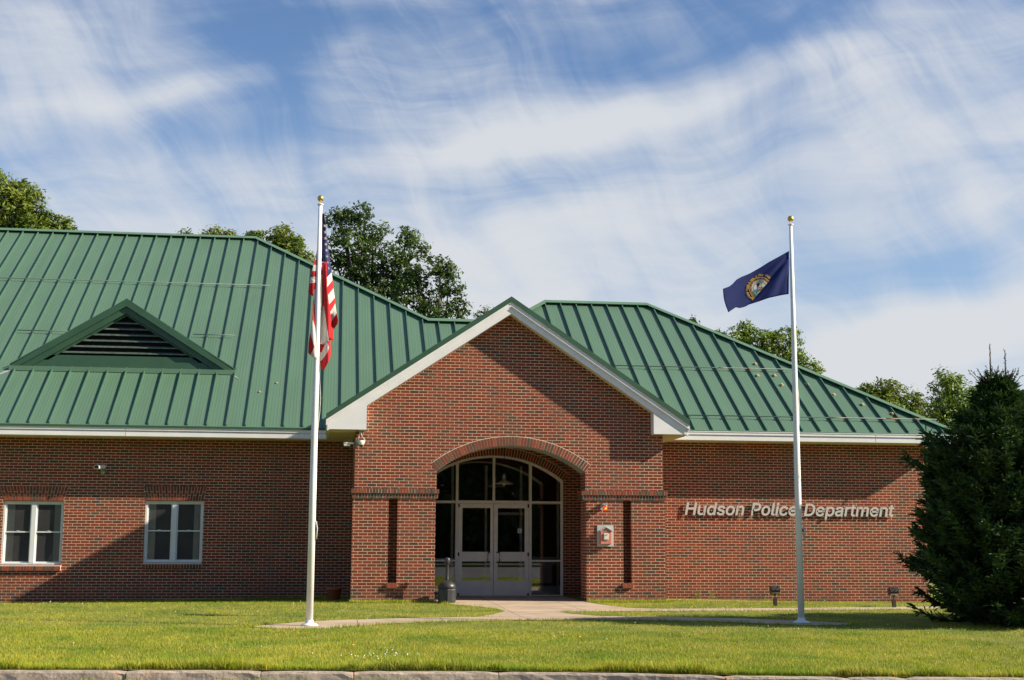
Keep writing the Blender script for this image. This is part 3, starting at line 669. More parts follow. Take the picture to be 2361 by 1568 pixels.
b.box(x0,x1,yd-.24,yd-.1,zb-.14,zb-.02,'cap')
dm=b.build('dormer',BLD)
b=B(); b.prism([(x0+.9,zb+.2),(x1-.9,zb+.2),(xa,za-.42)],'y',yd+.12,yd+.14,'black'); b.build('vent_opening',dm)
b=B(); zz=zb+.36
while zz<za-.56:
    hw_l=(za-.42-zz)/sl_; hw_r=(za-.42-zz)/sr_
    b.prism([(yd-.03,zz),(yd+.11,zz+.07),(yd+.11,zz+.08),(yd-.03,zz+.03)],'x',xa-hw_l,xa+hw_r,'louver'); zz+=.155
b.build('louver',dm)
b=B(); M['flash']=mat('lead_flashing',(.3,.3,.28),.6)
b.mesh([(x0-.35,yd-.62,LZ(yd-.62)+.012),(x0+.1,yd-.2,LZ(yd-.2)+.012),(x0+.25,yd-.05,LZ(yd-.05)+.012),(x0-.1,yd-.28,LZ(yd-.28)+.012)],[(0,1,2,3)],'flash'); b.build('flashing',dm); b=B()
b.mesh([(x1+.18,yd-.45,LZ(yd-.45)+.012),(x1-.12,yd-.2,LZ(yd-.2)+.012),(x1-.12,yd-.05,LZ(yd-.05)+.012)],[(0,1,2)],'flash'); b.build('flashing',dm)
# ---- porch gable roof
AX=3.455; AZ=6.84; EXL,EXR=-.655,7.57; YG=-.34
def PZ(x): return AZ-TT*abs(x-AX)
b=B()
for xe in (EXL,EXR):
    b.mesh([(AX,YG,AZ),(xe,YG,PZ(xe)),(xe,7.2,PZ(xe)),(AX,7.2,AZ),(AX,YG,AZ-.03),(xe,YG,PZ(xe)-.03),(xe,7.2,PZ(xe)-.03),(AX,7.2,AZ-.03)],[(0,1,2,3),(7,6,5,4),(0,4,5,1),(1,5,6,2),(3,2,6,7)],'roof')
    rs=Vector((AX-xe,0,AZ-PZ(xe))).normalized()
rfP=b.build('roof',BLD)
def rake(b,o0,o1,y0,y1,m,trim=0.0):
    for xe in (EXL,EXR):
        xe_=xe+(trim if xe>0 else -trim)*-1
        vs=[(AX,y0,AZ-o0),(AX,y0,AZ-o1),(xe_,y0,PZ(xe_)-o1),(xe_,y0,PZ(xe_)-o0)]; vs+= [(x,y1,z) for x,y,z in vs]
        b.mesh(vs,[(0,1,2,3),(7,6,5,4),(0,4,5,1),(1,5,6,2),(2,6,7,3),(3,7,4,0)],m)
b=B(); rake(b,-.012,.118,-.365,-.2,'green'); b.build('rake_trim',rfP)
b=B(); rake(b,.118,.125,-.357,-.2,'white'); rake(b,.125,.175,-.338,-.2,'white'); rake(b,.175,.215,-.345,-.2,'white'); rake(b,.215,.245,-.325,-.2,'white'); rake(b,.245,.38,-.305,-.2,'white',.03)
b.build('rake_board',rfP)
b=B(); rake(b,.36,.378,-.3,-.002,'soffit',.1); b.build('rake_soffit',rfP)
# return boxes and side soffits of the porch roof
for sgn,xo,xi,yb_ in ((-1,-.615,.235,YL-.7),(1,7.535,6.745,YR-.68)):
    zt_o=PZ(xo)-.3; zt_i=PZ(xi)-.3; b=B()
    b.prism([(xo,3.775),(xi,3.775),(xi,zt_i),(xo,zt_o)],'y',-.296,-.003,'white')
    b.build('eave_return',rfP)
b=B(); b.box(-.60,-.001,-.001,YL-.1,3.745,3.77,'soffit'); b.build('side_soffit',rfP)
b=B(); b.box(7.021,7.53,-.001,YR-.1,3.745,3.772,'soffit'); b.build('side_soffit',rfP)
b=B(); b.box(-.655,-.60,-.2,YL-.58,3.765,3.98,'white'); b.build('side_fascia',rfP)
b=B(); b.box(7.52,7.575,-.2,YR-.6,3.765,3.98,'white'); b.build('side_fascia',rfP)
b=B(); b.box(-.66,-.3,-.1,YL-.5,3.98,4.08,'green'); b.build('eave_trim',rfP)
b=B(); b.box(7.2,7.575,-.1,YR-.5,3.98,4.08,'green'); b.build('eave_trim',rfP)

# ------------------------------------------------------------ sign letters
def text_mesh(s,size,ext=.01,offset=0,shear=0,bev=0):
    cu=bpy.data.curves.new('txt','FONT'); cu.body=s; cu.size=size; cu.extrude=ext; cu.offset=offset; cu.shear=shear; cu.bevel_depth=bev; cu.resolution_u=6
    o=bpy.data.objects.new('txt',cu); COL.objects.link(o); bpy.context.view_layer.update()
    me=bpy.data.meshes.new_from_object(o.evaluated_get(bpy.context.evaluated_depsgraph_get())); bpy.data.objects.remove(o); bpy.data.curves.remove(cu)
    return me
def mesh_w(me):
    c=np.zeros(len(me.vertices)*3,np.float32); me.vertices.foreach_get('co',c); c=c.reshape(-1,3); return c[:,0].min(),c[:,0].max(),c[:,1].min(),c[:,1].max()
def word(root,s,x0,x1,zb,cap_h,y,m,name,off=.012,shear=.2,ext=.012):
    kb=dict(offset=off,shear=shear,ext=ext)
    mh=text_mesh('H',1,**kb); h=mesh_w(mh); sc=cap_h/(h[3]-h[2])
    adv=[]
    dot=mesh_w(text_mesh('.',1,**kb))[1]
    for i in range(len(s)):
        adv.append(0 if i==0 else mesh_w(text_mesh(s[:i]+'.',1,**kb))[1]-dot)
    full=mesh_w(text_mesh(s,1,**kb)); sx=(x1-x0)/(full[1]-full[0])
    for i,ch in enumerate(s):
        if ch==' ': continue
        me=text_mesh(ch,1,**kb); n=len(me.vertices); c=np.zeros(n*3,np.float32); me.vertices.foreach_get('co',c); c=c.reshape(-1,3)
        out=np.stack([x0+(c[:,0]+adv[i]-full[0])*sx, y-c[:,2], zb+(c[:,1]-h[2])*sc],1)
        me.vertices.foreach_set('co',out.astype(np.float32).ravel()); me.materials.clear(); me.materials.append(m); me.update()
        bm=bmesh.new(); bm.from_mesh(me); bmesh.ops.recalc_face_normals(bm,faces=bm.faces); bm.to_mesh(me); bm.free()
        me.name=name; o=bpy.data.objects.new(name,me); COL.objects.link(o); o.parent=root
GLYPHS={'H':(0.517,[[(0.06,0.0),(0.06,0.509),(0.125,0.509),(0.125,0.289),(0.392,0.289),(0.392,0.509),(0.457,0.509),(0.457,0.0),(0.392,0.0),(0.392,0.232),(0.125,0.232),(0.125,0.0)]]),'u':(0.41,[[(0.182,-0.005),(0.158,-0.003),(0.135,0.002),(0.115,0.011),(0.097,0.023),(0.082,0.039),(0.069,0.059),(0.06,0.082),(0.054,0.109),(0.053,0.139),(0.053,0.379),(0.114,0.379),(0.114,0.144),(0.116,0.117),(0.124,0.094),(0.137,0.075),(0.154,0.061),(0.175,0.053),(0.2,0.05),(0.218,0.051),(0.234,0.055),(0.249,0.062),(0.263,0.071),(0.274,0.083),(0.283,0.097),(0.29,0.113),(0.295,0.132),(0.296,0.153),(0.296,0.379),(0.357,0.379),(0.357,0.0),(0.298,0.0),(0.298,0.092),(0.307,0.092),(0.294,0.06),(0.277,0.035),(0.257,0.017),(0.234,0.005),(0.209,-0.003)]]),'d':(0.424,[[(0.195,-0.008),(0.165,-0.006),(0.137,0.003),(0.111,0.016),(0.089,0.034),(0.07,0.057),(0.055,0.084),(0.043,0.116),(0.036,0.151),(0.034,0.189),(0.036,0.227),(0.043,0.261),(0.055,0.293),(0.07,0.32),(0.089,0.342),(0.112,0.361),(0.137,0.374),(0.165,0.382),(0.196,0.384),(0.218,0.383),(0.237,0.379),(0.253,0.373),(0.267,0.364),(0.278,0.355),(0.287,0.346),(0.306,0.319),(0.311,0.319),(0.311,0.509),(0.372,0.509),(0.372,0.0),(0.313,0.0),(0.313,0.059),(0.307,0.059),(0.287,0.031),(0.277,0.021),(0.266,0.012),(0.252,0.004),(0.236,-0.003),(0.217,-0.007)],[(0.205,0.047),(0.226,0.049),(0.246,0.055),(0.263,0.065),(0.278,0.078),(0.29,0.095),(0.299,0.115),(0.306,0.138),(0.31,0.162),(0.312,0.189),(0.31,0.216),(0.306,0.241),(0.3,0.263),(0.29,0.282),(0.278,0.299),(0.263,0.312),(0.246,0.322),(0.227,0.328),(0.205,0.33),(0.182,0.328),(0.162,0.322),(0.145,0.311),(0.13,0.298),(0.118,0.281),(0.108,0.261),(0.102,0.239),(0.098,0.215),(0.096,0.189),(0.098,0.163),(0.102,0.139),(0.109,0.117),(0.118,0.097),(0.13,0.08),(0.145,0.066),(0.162,0.055),(0.182,0.049)]]),'s':(0.365,[[(0.182,-0.008),(0.157,-0.007),(0.133,-0.003),(0.112,0.003),(0.093,0.012),(0.076,0.024),(0.062,0.038),(0.05,0.054),(0.041,0.073),(0.036,0.094),(0.094,0.107),(0.101,0.087),(0.111,0.072),(0.124,0.06),(0.141,0.052),(0.16,0.047),(0.181,0.045),(0.206,0.047),(0.227,0.053),(0.244,0.062),(0.258,0.074),(0.265,0.088),(0.268,0.103),(0.266,0.115),(0.262,0.126),(0.254,0.136),(0.243,0.144),(0.229,0.15),(0.212,0.155),(0.149,0.17),(0.118,0.18),(0.092,0.192),(0.072,0.208),(0.058,0.227),(0.05,0.249),(0.047,0.274),(0.049,0.295),(0.055,0.314),(0.065,0.332),(0.079,0.347),(0.095,0.36),(0.115,0.37),(0.137,0.378),(0.161,0.383),(0.187,0.384),(0.212,0.383),(0.234,0.379),(0.254,0.372),(0.271,0.363),(0.286,0.352),(0.299,0.339),(0.309,0.324),(0.318,0.308),(0.324,0.29),(0.268,0.277),(0.262,0.291),(0.254,0.304),(0.243,0.316),(0.228,0.325),(0.21,0.331),(0.187,0.333),(0.166,0.331),(0.147,0.326),(0.131,0.317),(0.119,0.305),(0.111,0.292),(0.109,0.277),(0.11,0.264),(0.115,0.253),(0.124,0.243),(0.136,0.235),(0.152,0.229),(0.172,0.223),(0.229,0.209),(0.261,0.2),(0.287,0.187),(0.306,0.171),(0.32,0.153),(0.328,0.131),(0.331,0.107),(0.329,0.085),(0.323,0.065),(0.312,0.047),(0.298,0.031),(0.281,0.018),(0.26,0.006),(0.236,-0.002),(0.21,-0.007)]]),'o':(0.415,[[(0.207,-0.008),(0.174,-0.005),(0.144,0.003),(0.117,0.016),(0.093,0.035),(0.072,0.058),(0.056,0.085),(0.044,0.116),(0.037,0.15),(0.034,0.187),(0.037,0.225),(0.044,0.26),(0.056,0.291),(0.072,0.318),(0.093,0.341),(0.117,0.36),(0.144,0.374),(0.174,0.382),(0.207,0.384),(0.241,0.382),(0.271,0.374),(0.299,0.36),(0.323,0.341),(0.343,0.318),(0.359,0.291),(0.371,0.26),(0.379,0.225),(0.381,0.187),(0.379,0.15),(0.371,0.116),(0.359,0.085),(0.343,0.058),(0.323,0.035),(0.299,0.016),(0.271,0.003),(0.241,-0.005)],[(0.207,0.046),(0.231,0.049),(0.252,0.055),(0.27,0.066),(0.285,0.08),(0.298,0.097),(0.307,0.117),(0.314,0.139),(0.318,0.163),(0.319,0.187),(0.318,0.212),(0.314,0.236),(0.307,0.258),(0.298,0.278),(0.285,0.296),(0.27,0.31),(0.252,0.321),(0.231,0.328),(0.207,0.33),(0.184,0.328),(0.163,0.321),(0.145,0.31),(0.13,0.296),(0.118,0.278),(0.108,0.258),(0.102,0.236),(0.098,0.212),(0.096,0.187),(0.098,0.163),(0.102,0.139),(0.108,0.117),(0.118,0.097),(0.13,0.08),(0.145,0.066),(0.163,0.055),(0.184,0.049)]]),'n':(0.41,[[(0.114,0.227),(0.114,0.0),(0.053,0.0),(0.053,0.379),(0.112,0.379),(0.112,0.287),(0.102,0.287),(0.116,0.319),(0.132,0.344),(0.152,0.362),(0.175,0.374),(0.2,0.382),(0.227,0.384),(0.252,0.383),(0.275,0.377),(0.295,0.369),(0.313,0.356),(0.328,0.34),(0.341,0.321),(0.35,0.298),(0.355,0.271),(0.357,0.24),(0.357,0.0),(0.296,0.0),(0.296,0.235),(0.293,0.263),(0.286,0.286),(0.273,0.304),(0.256,0.318),(0.235,0.326),(0.21,0.329),(0.192,0.328),(0.176,0.324),(0.161,0.317),(0.147,0.308),(0.136,0.297),(0.126,0.283),(0.119,0.266),(0.115,0.248)]]),'P':(0.444,[[(0.06,0.0),(0.06,0.509),(0.235,0.509),(0.272,0.506),(0.305,0.499),(0.332,0.487),(0.356,0.471),(0.375,0.452),(0.39,0.43),(0.4,0.404),(0.407,0.377),(0.409,0.348),(0.407,0.318),(0.4,0.291),(0.39,0.265),(0.375,0.243),(0.356,0.223),(0.332,0.207),(0.305,0.195),(0.272,0.188),(0.235,0.186),(0.109,0.186),(0.109,0.242),(0.233,0.242),(0.257,0.244),(0.279,0.248),(0.297,0.256),(0.312,0.266),(0.324,0.279),(0.333,0.294),(0.339,0.31),(0.343,0.328),(0.344,0.348),(0.343,0.367),(0.339,0.385),(0.333,0.402),(0.324,0.416),(0.312,0.428),(0.297,0.439),(0.279,0.446),(0.257,0.451),(0.232,0.452),(0.125,0.452),(0.125,0.0)]]),'l':(0.19,[[(0.139,-0.002),(0.112,0.0),(0.091,0.008),(0.074,0.02),(0.062,0.037),(0.055,0.059),(0.053,0.084),(0.053,0.509),(0.114,0.509),(0.114,0.099),(0.114,0.083),(0.117,0.071),(0.12,0.062),(0.126,0.057),(0.135,0.053),(0.146,0.052),(0.16,0.053),(0.17,0.054),(0.181,0.003),(0.162,-0.001)]]),'i':(0.166,[[(0.053,0.0),(0.053,0.379),(0.114,0.379),(0.114,0.0)],[(0.084,0.443),(0.073,0.444),(0.063,0.448),(0.054,0.455),(0.047,0.463),(0.043,0.472),(0.041,0.483),(0.043,0.494),(0.047,0.504),(0.054,0.512),(0.063,0.518),(0.073,0.522),(0.084,0.524),(0.095,0.522),(0.105,0.518),(0.114,0.512),(0.121,0.504),(0.125,0.494),(0.126,0.483),(0.125,0.472),(0.121,0.463),(0.114,0.455),(0.105,0.448),(0.095,0.444)]]),'c':(0.396,[[(0.207,-0.008),(0.174,-0.005),(0.144,0.003),(0.117,0.016),(0.093,0.035),(0.072,0.058),(0.056,0.085),(0.044,0.116),(0.037,0.15),(0.034,0.187),(0.037,0.225),(0.044,0.26),(0.056,0.291),(0.072,0.318),(0.093,0.341),(0.117,0.36),(0.144,0.374),(0.174,0.382),(0.207,0.384),(0.226,0.384),(0.243,0.381),(0.26,0.377),(0.276,0.371),(0.291,0.364),(0.305,0.356),(0.318,0.346),(0.33,0.335),(0.34,0.322),(0.349,0.308),(0.356,0.293),(0.362,0.277),(0.303,0.262),(0.29,0.289),(0.27,0.311),(0.242,0.325),(0.207,0.33),(0.184,0.328),(0.163,0.321),(0.145,0.31),(0.13,0.296),(0.118,0.278),(0.108,0.258),(0.102,0.236),(0.098,0.212),(0.096,0.187),(0.098,0.163),(0.102,0.139),(0.108,0.117),(0.118,0.097),(0.13,0.08),(0.145,0.066),(0.163,0.055),(0.184,0.049),(0.207,0.046),(0.243,0.052),(0.271,0.066),(0.292,0.089),(0.304,0.117),(0.363,0.102),(0.357,0.086),(0.35,0.07),(0.341,0.056),(0.331,0.043),(0.319,0.032),(0.306,0.021),(0.292,0.012),(0.277,0.005),(0.261,-0.001),(0.244,-0.005),(0.226,-0.007)]]),'e':(0.404,[[(0.212,-0.008),(0.177,-0.005),(0.145,0.003),(0.117,0.016),(0.092,0.035),(0.072,0.058),(0.056,0.085),(0.044,0.116),(0.037,0.15),(0.034,0.187),(0.036,0.224),(0.044,0.258),(0.055,0.29),(0.071,0.317),(0.091,0.34),(0.115,0.359),(0.142,0.373),(0.172,0.382),(0.205,0.384),(0.226,0.383),(0.246,0.38),(0.266,0.374),(0.285,0.366),(0.303,0.355),(0.319,0.341),(0.334,0.324),(0.347,0.305),(0.357,0.282),(0.365,0.256),(0.37,0.227),(0.371,0.194),(0.371,0.169),(0.075,0.169),(0.075,0.221),(0.338,0.221),(0.31,0.202),(0.308,0.226),(0.304,0.248),(0.298,0.269),(0.288,0.286),(0.277,0.301),(0.263,0.314),(0.246,0.323),(0.227,0.328),(0.205,0.33),(0.183,0.328),(0.164,0.323),(0.146,0.313),(0.131,0.301),(0.119,0.286),(0.109,0.27),(0.102,0.251),(0.097,0.231),(0.096,0.211),(0.096,0.178),(0.098,0.151),(0.102,0.127),(0.11,0.106),(0.121,0.088),(0.135,0.073),(0.151,0.061),(0.169,0.053),(0.19,0.048),(0.212,0.046),(0.227,0.047),(0.241,0.049),(0.254,0.053),(0.265,0.058),(0.276,0.065),(0.285,0.073),(0.294,0.082),(0.3,0.093),(0.306,0.105),(0.365,0.091),(0.358,0.072),(0.348,0.055),(0.335,0.039),(0.32,0.026),(0.302,0.014),(0.283,0.004),(0.261,-0.003),(0.237,-0.007)]]),'D':(0.502,[[(0.06,0.0),(0.06,0.509),(0.225,0.509),(0.254,0.507),(0.281,0.504),(0.307,0.498),(0.331,0.489),(0.353,0.478),(0.385,0.455),(0.412,0.426),(0.433,0.391),(0.444,0.367),(0.451,0.342),(0.457,0.315),(0.46,0.286),(0.462,0.255),(0.46,0.224),(0.457,0.195),(0.451,0.168),(0.443,0.142),(0.433,0.119),(0.421,0.097),(0.406,0.077),(0.39,0.06),(0.371,0.044),(0.351,0.031),(0.328,0.02),(0.303,0.011),(0.277,0.005),(0.249,0.001),(0.219,0.0)],[(0.125,0.452),(0.221,0.452),(0.258,0.449),(0.291,0.441),(0.32,0.428),(0.344,0.41),(0.364,0.388),(0.379,0.361),(0.39,0.329),(0.397,0.294),(0.399,0.255),(0.397,0.216),(0.39,0.181),(0.379,0.149),(0.363,0.122),(0.343,0.099),(0.318,0.081),(0.288,0.068),(0.254,0.06),(0.215,0.057),(0.125,0.057)]]),'p':(0.425,[[(0.053,-0.143),(0.053,0.379),(0.112,0.379),(0.112,0.319),(0.118,0.319),(0.137,0.346),(0.147,0.355),(0.158,0.364),(0.171,0.373),(0.188,0.379),(0.207,0.383),(0.229,0.384),(0.259,0.382),(0.287,0.374),(0.313,0.361),(0.335,0.342),(0.354,0.32),(0.37,0.293),(0.381,0.261),(0.388,0.227),(0.39,0.189),(0.388,0.151),(0.381,0.116),(0.37,0.084),(0.355,0.057),(0.336,0.034),(0.313,0.016),(0.288,0.003),(0.26,-0.006),(0.229,-0.008),(0.208,-0.007),(0.189,-0.003),(0.173,0.004),(0.159,0.012),(0.147,0.021),(0.138,0.031),(0.118,0.059),(0.114,0.059),(0.114,-0.143)],[(0.22,0.047),(0.242,0.049),(0.262,0.055),(0.279,0.066),(0.294,0.08),(0.306,0.097),(0.316,0.117),(0.323,0.139),(0.327,0.163),(0.328,0.189),(0.327,0.215),(0.323,0.239),(0.316,0.261),(0.307,0.281),(0.295,0.298),(0.28,0.311),(0.262,0.322),(0.243,0.328),(0.22,0.33),(0.198,0.328),(0.178,0.322),(0.161,0.312),(0.147,0.299),(0.134,0.282),(0.125,0.263),(0.118,0.241),(0.114,0.216),(0.113,0.189),(0.114,0.162),(0.118,0.138),(0.125,0.115),(0.135,0.095),(0.147,0.078),(0.162,0.065),(0.179,0.055),(0.198,0.049)]]),'a':(0.389,[[(0.16,-0.009),(0.137,-0.007),(0.115,-0.003),(0.094,0.005),(0.076,0.015),(0.06,0.029),(0.048,0.045),(0.038,0.063),(0.032,0.084),(0.03,0.108),(0.032,0.128),(0.036,0.146),(0.043,0.161),(0.053,0.174),(0.064,0.184),(0.078,0.193),(0.092,0.2),(0.108,0.206),(0.125,0.211),(0.178,0.22),(0.234,0.227),(0.265,0.235),(0.276,0.255),(0.276,0.257),(0.275,0.272),(0.272,0.285),(0.267,0.297),(0.26,0.307),(0.251,0.315),(0.24,0.322),(0.227,0.327),(0.212,0.33),(0.196,0.331),(0.178,0.33),(0.163,0.327),(0.149,0.322),(0.118,0.301),(0.1,0.274),(0.041,0.291),(0.051,0.313),(0.064,0.331),(0.079,0.346),(0.095,0.358),(0.114,0.368),(0.133,0.375),(0.153,0.38),(0.173,0.383),(0.194,0.384),(0.239,0.379),(0.255,0.375),(0.271,0.369),(0.286,0.36),(0.3,0.35),(0.312,0.336),(0.322,0.32),(0.33,0.301),(0.335,0.278),(0.337,0.251),(0.337,0.0),(0.277,0.0),(0.277,0.052),(0.272,0.052),(0.252,0.025),(0.242,0.016),(0.229,0.008),(0.215,0.001),(0.199,-0.004),(0.181,-0.007)],[(0.17,0.045),(0.192,0.047),(0.211,0.051),(0.228,0.059),(0.242,0.068),(0.254,0.08),(0.263,0.093),(0.27,0.108),(0.274,0.122),(0.276,0.138),(0.276,0.19),(0.259,0.182),(0.231,0.176),(0.2,0.171),(0.175,0.168),(0.134,0.159),(0.122,0.153),(0.112,0.147),(0.103,0.139),(0.097,0.13),(0.093,0.118),(0.092,0.105),(0.093,0.093),(0.096,0.082),(0.102,0.072),(0.109,0.064),(0.119,0.057),(0.13,0.052),(0.142,0.048),(0.156,0.046)]]),'r':(0.26,[[(0.053,0.0),(0.053,0.379),(0.112,0.379),(0.112,0.321),(0.115,0.321),(0.124,0.339),(0.137,0.354),(0.152,0.367),(0.171,0.377),(0.191,0.383),(0.213,0.385),(0.229,0.384),(0.243,0.384),(0.243,0.322),(0.23,0.324),(0.207,0.326),(0.19,0.324),(0.174,0.321),(0.159,0.315),(0.146,0.306),(0.135,0.296),(0.126,0.284),(0.119,0.269),(0.115,0.254),(0.114,0.237),(0.114,0.0)]]),'t':(0.227,[[(0.065,0.471),(0.126,0.471),(0.126,0.379),(0.204,0.379),(0.204,0.327),(0.126,0.327),(0.126,0.098),(0.127,0.083),(0.13,0.07),(0.136,0.061),(0.144,0.055),(0.156,0.051),(0.17,0.05),(0.185,0.051),(0.202,0.054),(0.213,0.002),(0.192,-0.003),(0.168,-0.004),(0.138,-0.001),(0.113,0.007),(0.092,0.021),(0.077,0.041),(0.068,0.064),(0.065,0.093),(0.065,0.327),(0.006,0.327),(0.006,0.379),(0.065,0.379)]]),'m':(0.61,[[(0.053,0.0),(0.053,0.379),(0.112,0.379),(0.112,0.295),(0.108,0.295),(0.114,0.314),(0.122,0.331),(0.132,0.346),(0.144,0.358),(0.158,0.368),(0.172,0.376),(0.187,0.382),(0.203,0.385),(0.219,0.386),(0.245,0.383),(0.268,0.375),(0.287,0.361),(0.303,0.342),(0.314,0.32),(0.321,0.295),(0.312,0.295),(0.318,0.312),(0.326,0.329),(0.337,0.343),(0.35,0.356),(0.364,0.366),(0.381,0.375),(0.398,0.381),(0.417,0.385),(0.437,0.386),(0.458,0.385),(0.478,0.38),(0.497,0.372),(0.514,0.361),(0.529,0.346),(0.541,0.328),(0.55,0.307),(0.555,0.283),(0.557,0.255),(0.557,0.0),(0.496,0.0),(0.496,0.254),(0.493,0.279),(0.485,0.298),(0.473,0.313),(0.456,0.323),(0.438,0.329),(0.419,0.33),(0.402,0.329),(0.387,0.326),(0.374,0.32),(0.363,0.312),(0.353,0.302),(0.345,0.29),(0.34,0.277),(0.336,0.263),(0.335,0.247),(0.335,0.0),(0.274,0.0),(0.274,0.26),(0.272,0.28),(0.265,0.297),(0.253,0.311),(0.238,0.322),(0.22,0.328),(0.199,0.33),(0.185,0.329),(0.171,0.326),(0.158,0.32),(0.145,0.312),(0.135,0.302),(0.126,0.289),(0.119,0.274),(0.115,0.257),(0.114,0.238),(0.114,0.0)]])}
SG=empty('wall_sign',(0,0,0),label='raised grey slanted metal lettering across the sunlit right brick wall',cat='sign')
def gword(root,s,x0,x1,zb,cap,y):
    k=cap/.541; tot=sum(GLYPHS[c][0] for c in s[:-1]); last=max(p[0] for sp in GLYPHS[s[-1]][1] for p in sp); first=min(p[0] for sp in GLYPHS[s[0]][1] for p in sp)
    nat=(tot+last-first+.03)*k; sh=.2*(cap*.75); sx=(x1-x0-sh)/nat; pen=0
    for ch in s:
        adv,sps=GLYPHS[ch]; cu=bpy.data.curves.new('letter','CURVE'); cu.dimensions='2D'; cu.fill_mode='BOTH'; cu.extrude=.011; cu.offset=.016*k
        for sp in sps:
            q=cu.splines.new('POLY'); q.points.add(len(sp)-1); q.use_cyclic_u=True
            for i,(px,pz) in enumerate(sp): q.points[i].co=((pen+px-first)*k*sx+pz*k*.2,pz*k,0,1)
        o=bpy.data.objects.new('t',cu); COL.objects.link(o); bpy.context.view_layer.update()
        me=bpy.data.meshes.new_from_object(o.evaluated_get(bpy.context.evaluated_depsgraph_get())); bpy.data.objects.remove(o); bpy.data.curves.remove(cu)
        for v in me.vertices: c=v.co.copy(); v.co=(x0+.016*k+c.x,y-c.z,zb+.016*k+c.y)
        me.materials.clear(); me.materials.append(M['letter']); me.name='letter'
        bm=bmesh.new(); bm.from_mesh(me); bmesh.ops.recalc_face_normals(bm,faces=bm.faces); bm.to_mesh(me); bm.free()
        ob=bpy.data.objects.new('letter',me); COL.objects.link(ob); ob.parent=root; pen+=adv
gword(SG,'Hudson',8.165,9.70,2.005,.31,YR-.05); gword(SG,'Police',9.85,11.07,2.005,.31,YR-.05); gword(SG,'Department',11.22,13.60,1.998,.31,YR-.05)
DT=empty('door_lettering',(0,0,0),label='small grey capital lettering on the right door glass',cat='lettering')
word(DT,'CONSTITUTION DR.',3.65,4.28,1.995,.06,YB+.088,M['decal'],'letter',.0,0,.001)
# ------------------------------------------------------------ flagpoles
def flagpole(name,x,y,ztop,rb,rt,label,cleat):
    zb=g1(x,y)+.016; r=empty(name,(x,y,zb),label=label,cat='flagpole',group='flagpoles on the curved path')
    b=B(); H=ztop-zb; b.lathe([(rb*1.0,.03),(rb,H*.35),(rb*.8,H*.7),(rt,H)],'pole',seg=24); b.build('pole',r)
    b=B(); b.lathe([(.14,0),(.145,.012),(.12,.03),(.075,.045),(rb+.008,.075),(rb+.006,.09)],'pole',seg=28); b.build('base_collar',r)
    b=B(); b.lathe([(rt+.003,H),(rt+.018,H+.006),(rt+.02,H+.022),(rt*.7,H+.03)],'pole',seg=20); b.tube([(0,0,H+.02),(0,0,H+.085)],.006,'gold',8); b.build('truck',r)
    b=B(); b.ball((0,0,H+.125),.056,'gold'); b.build('finial',r)
    b=B(); pts=[]
    for i in range(29):
        zz=H-(H-1.6)*i/28; rr=rb+(rt-rb)*max(0,(zz/H-.35)/.65)
        bulge=.05*math.exp(-((zz-3.75)/.42)**2)
        pts.append((rr*.75+bulge,rr*.75+.004,zz))
    b.tube(pts,.005,'rope',5); b.build('halyard',r)
    b=B(); b.box(rb-.005,rb+.035,-.012,.012,1.56,1.60,'handle'); b.box(rb+.025,rb+.04,-.014,.014,1.48,1.68,'handle'); b.tube([(rb+.01,-.02,1.72),(rb+.03,-.03,1.6),(rb+.02,-.03,1.42)],.012,'rope',6); b.build('cleat',r)
    return r
M['rope']=mat('white_rope',(.6,.58,.5),.8)
flagpole('flagpole',-.80,-7.2,7.10,.058,.033,'white flagpole with gold ball in front of the left roof',True)
flagpole('flagpole',7.635,-7.3,7.02,.056,.029,'white flagpole with gold ball in front of the right wall',True)
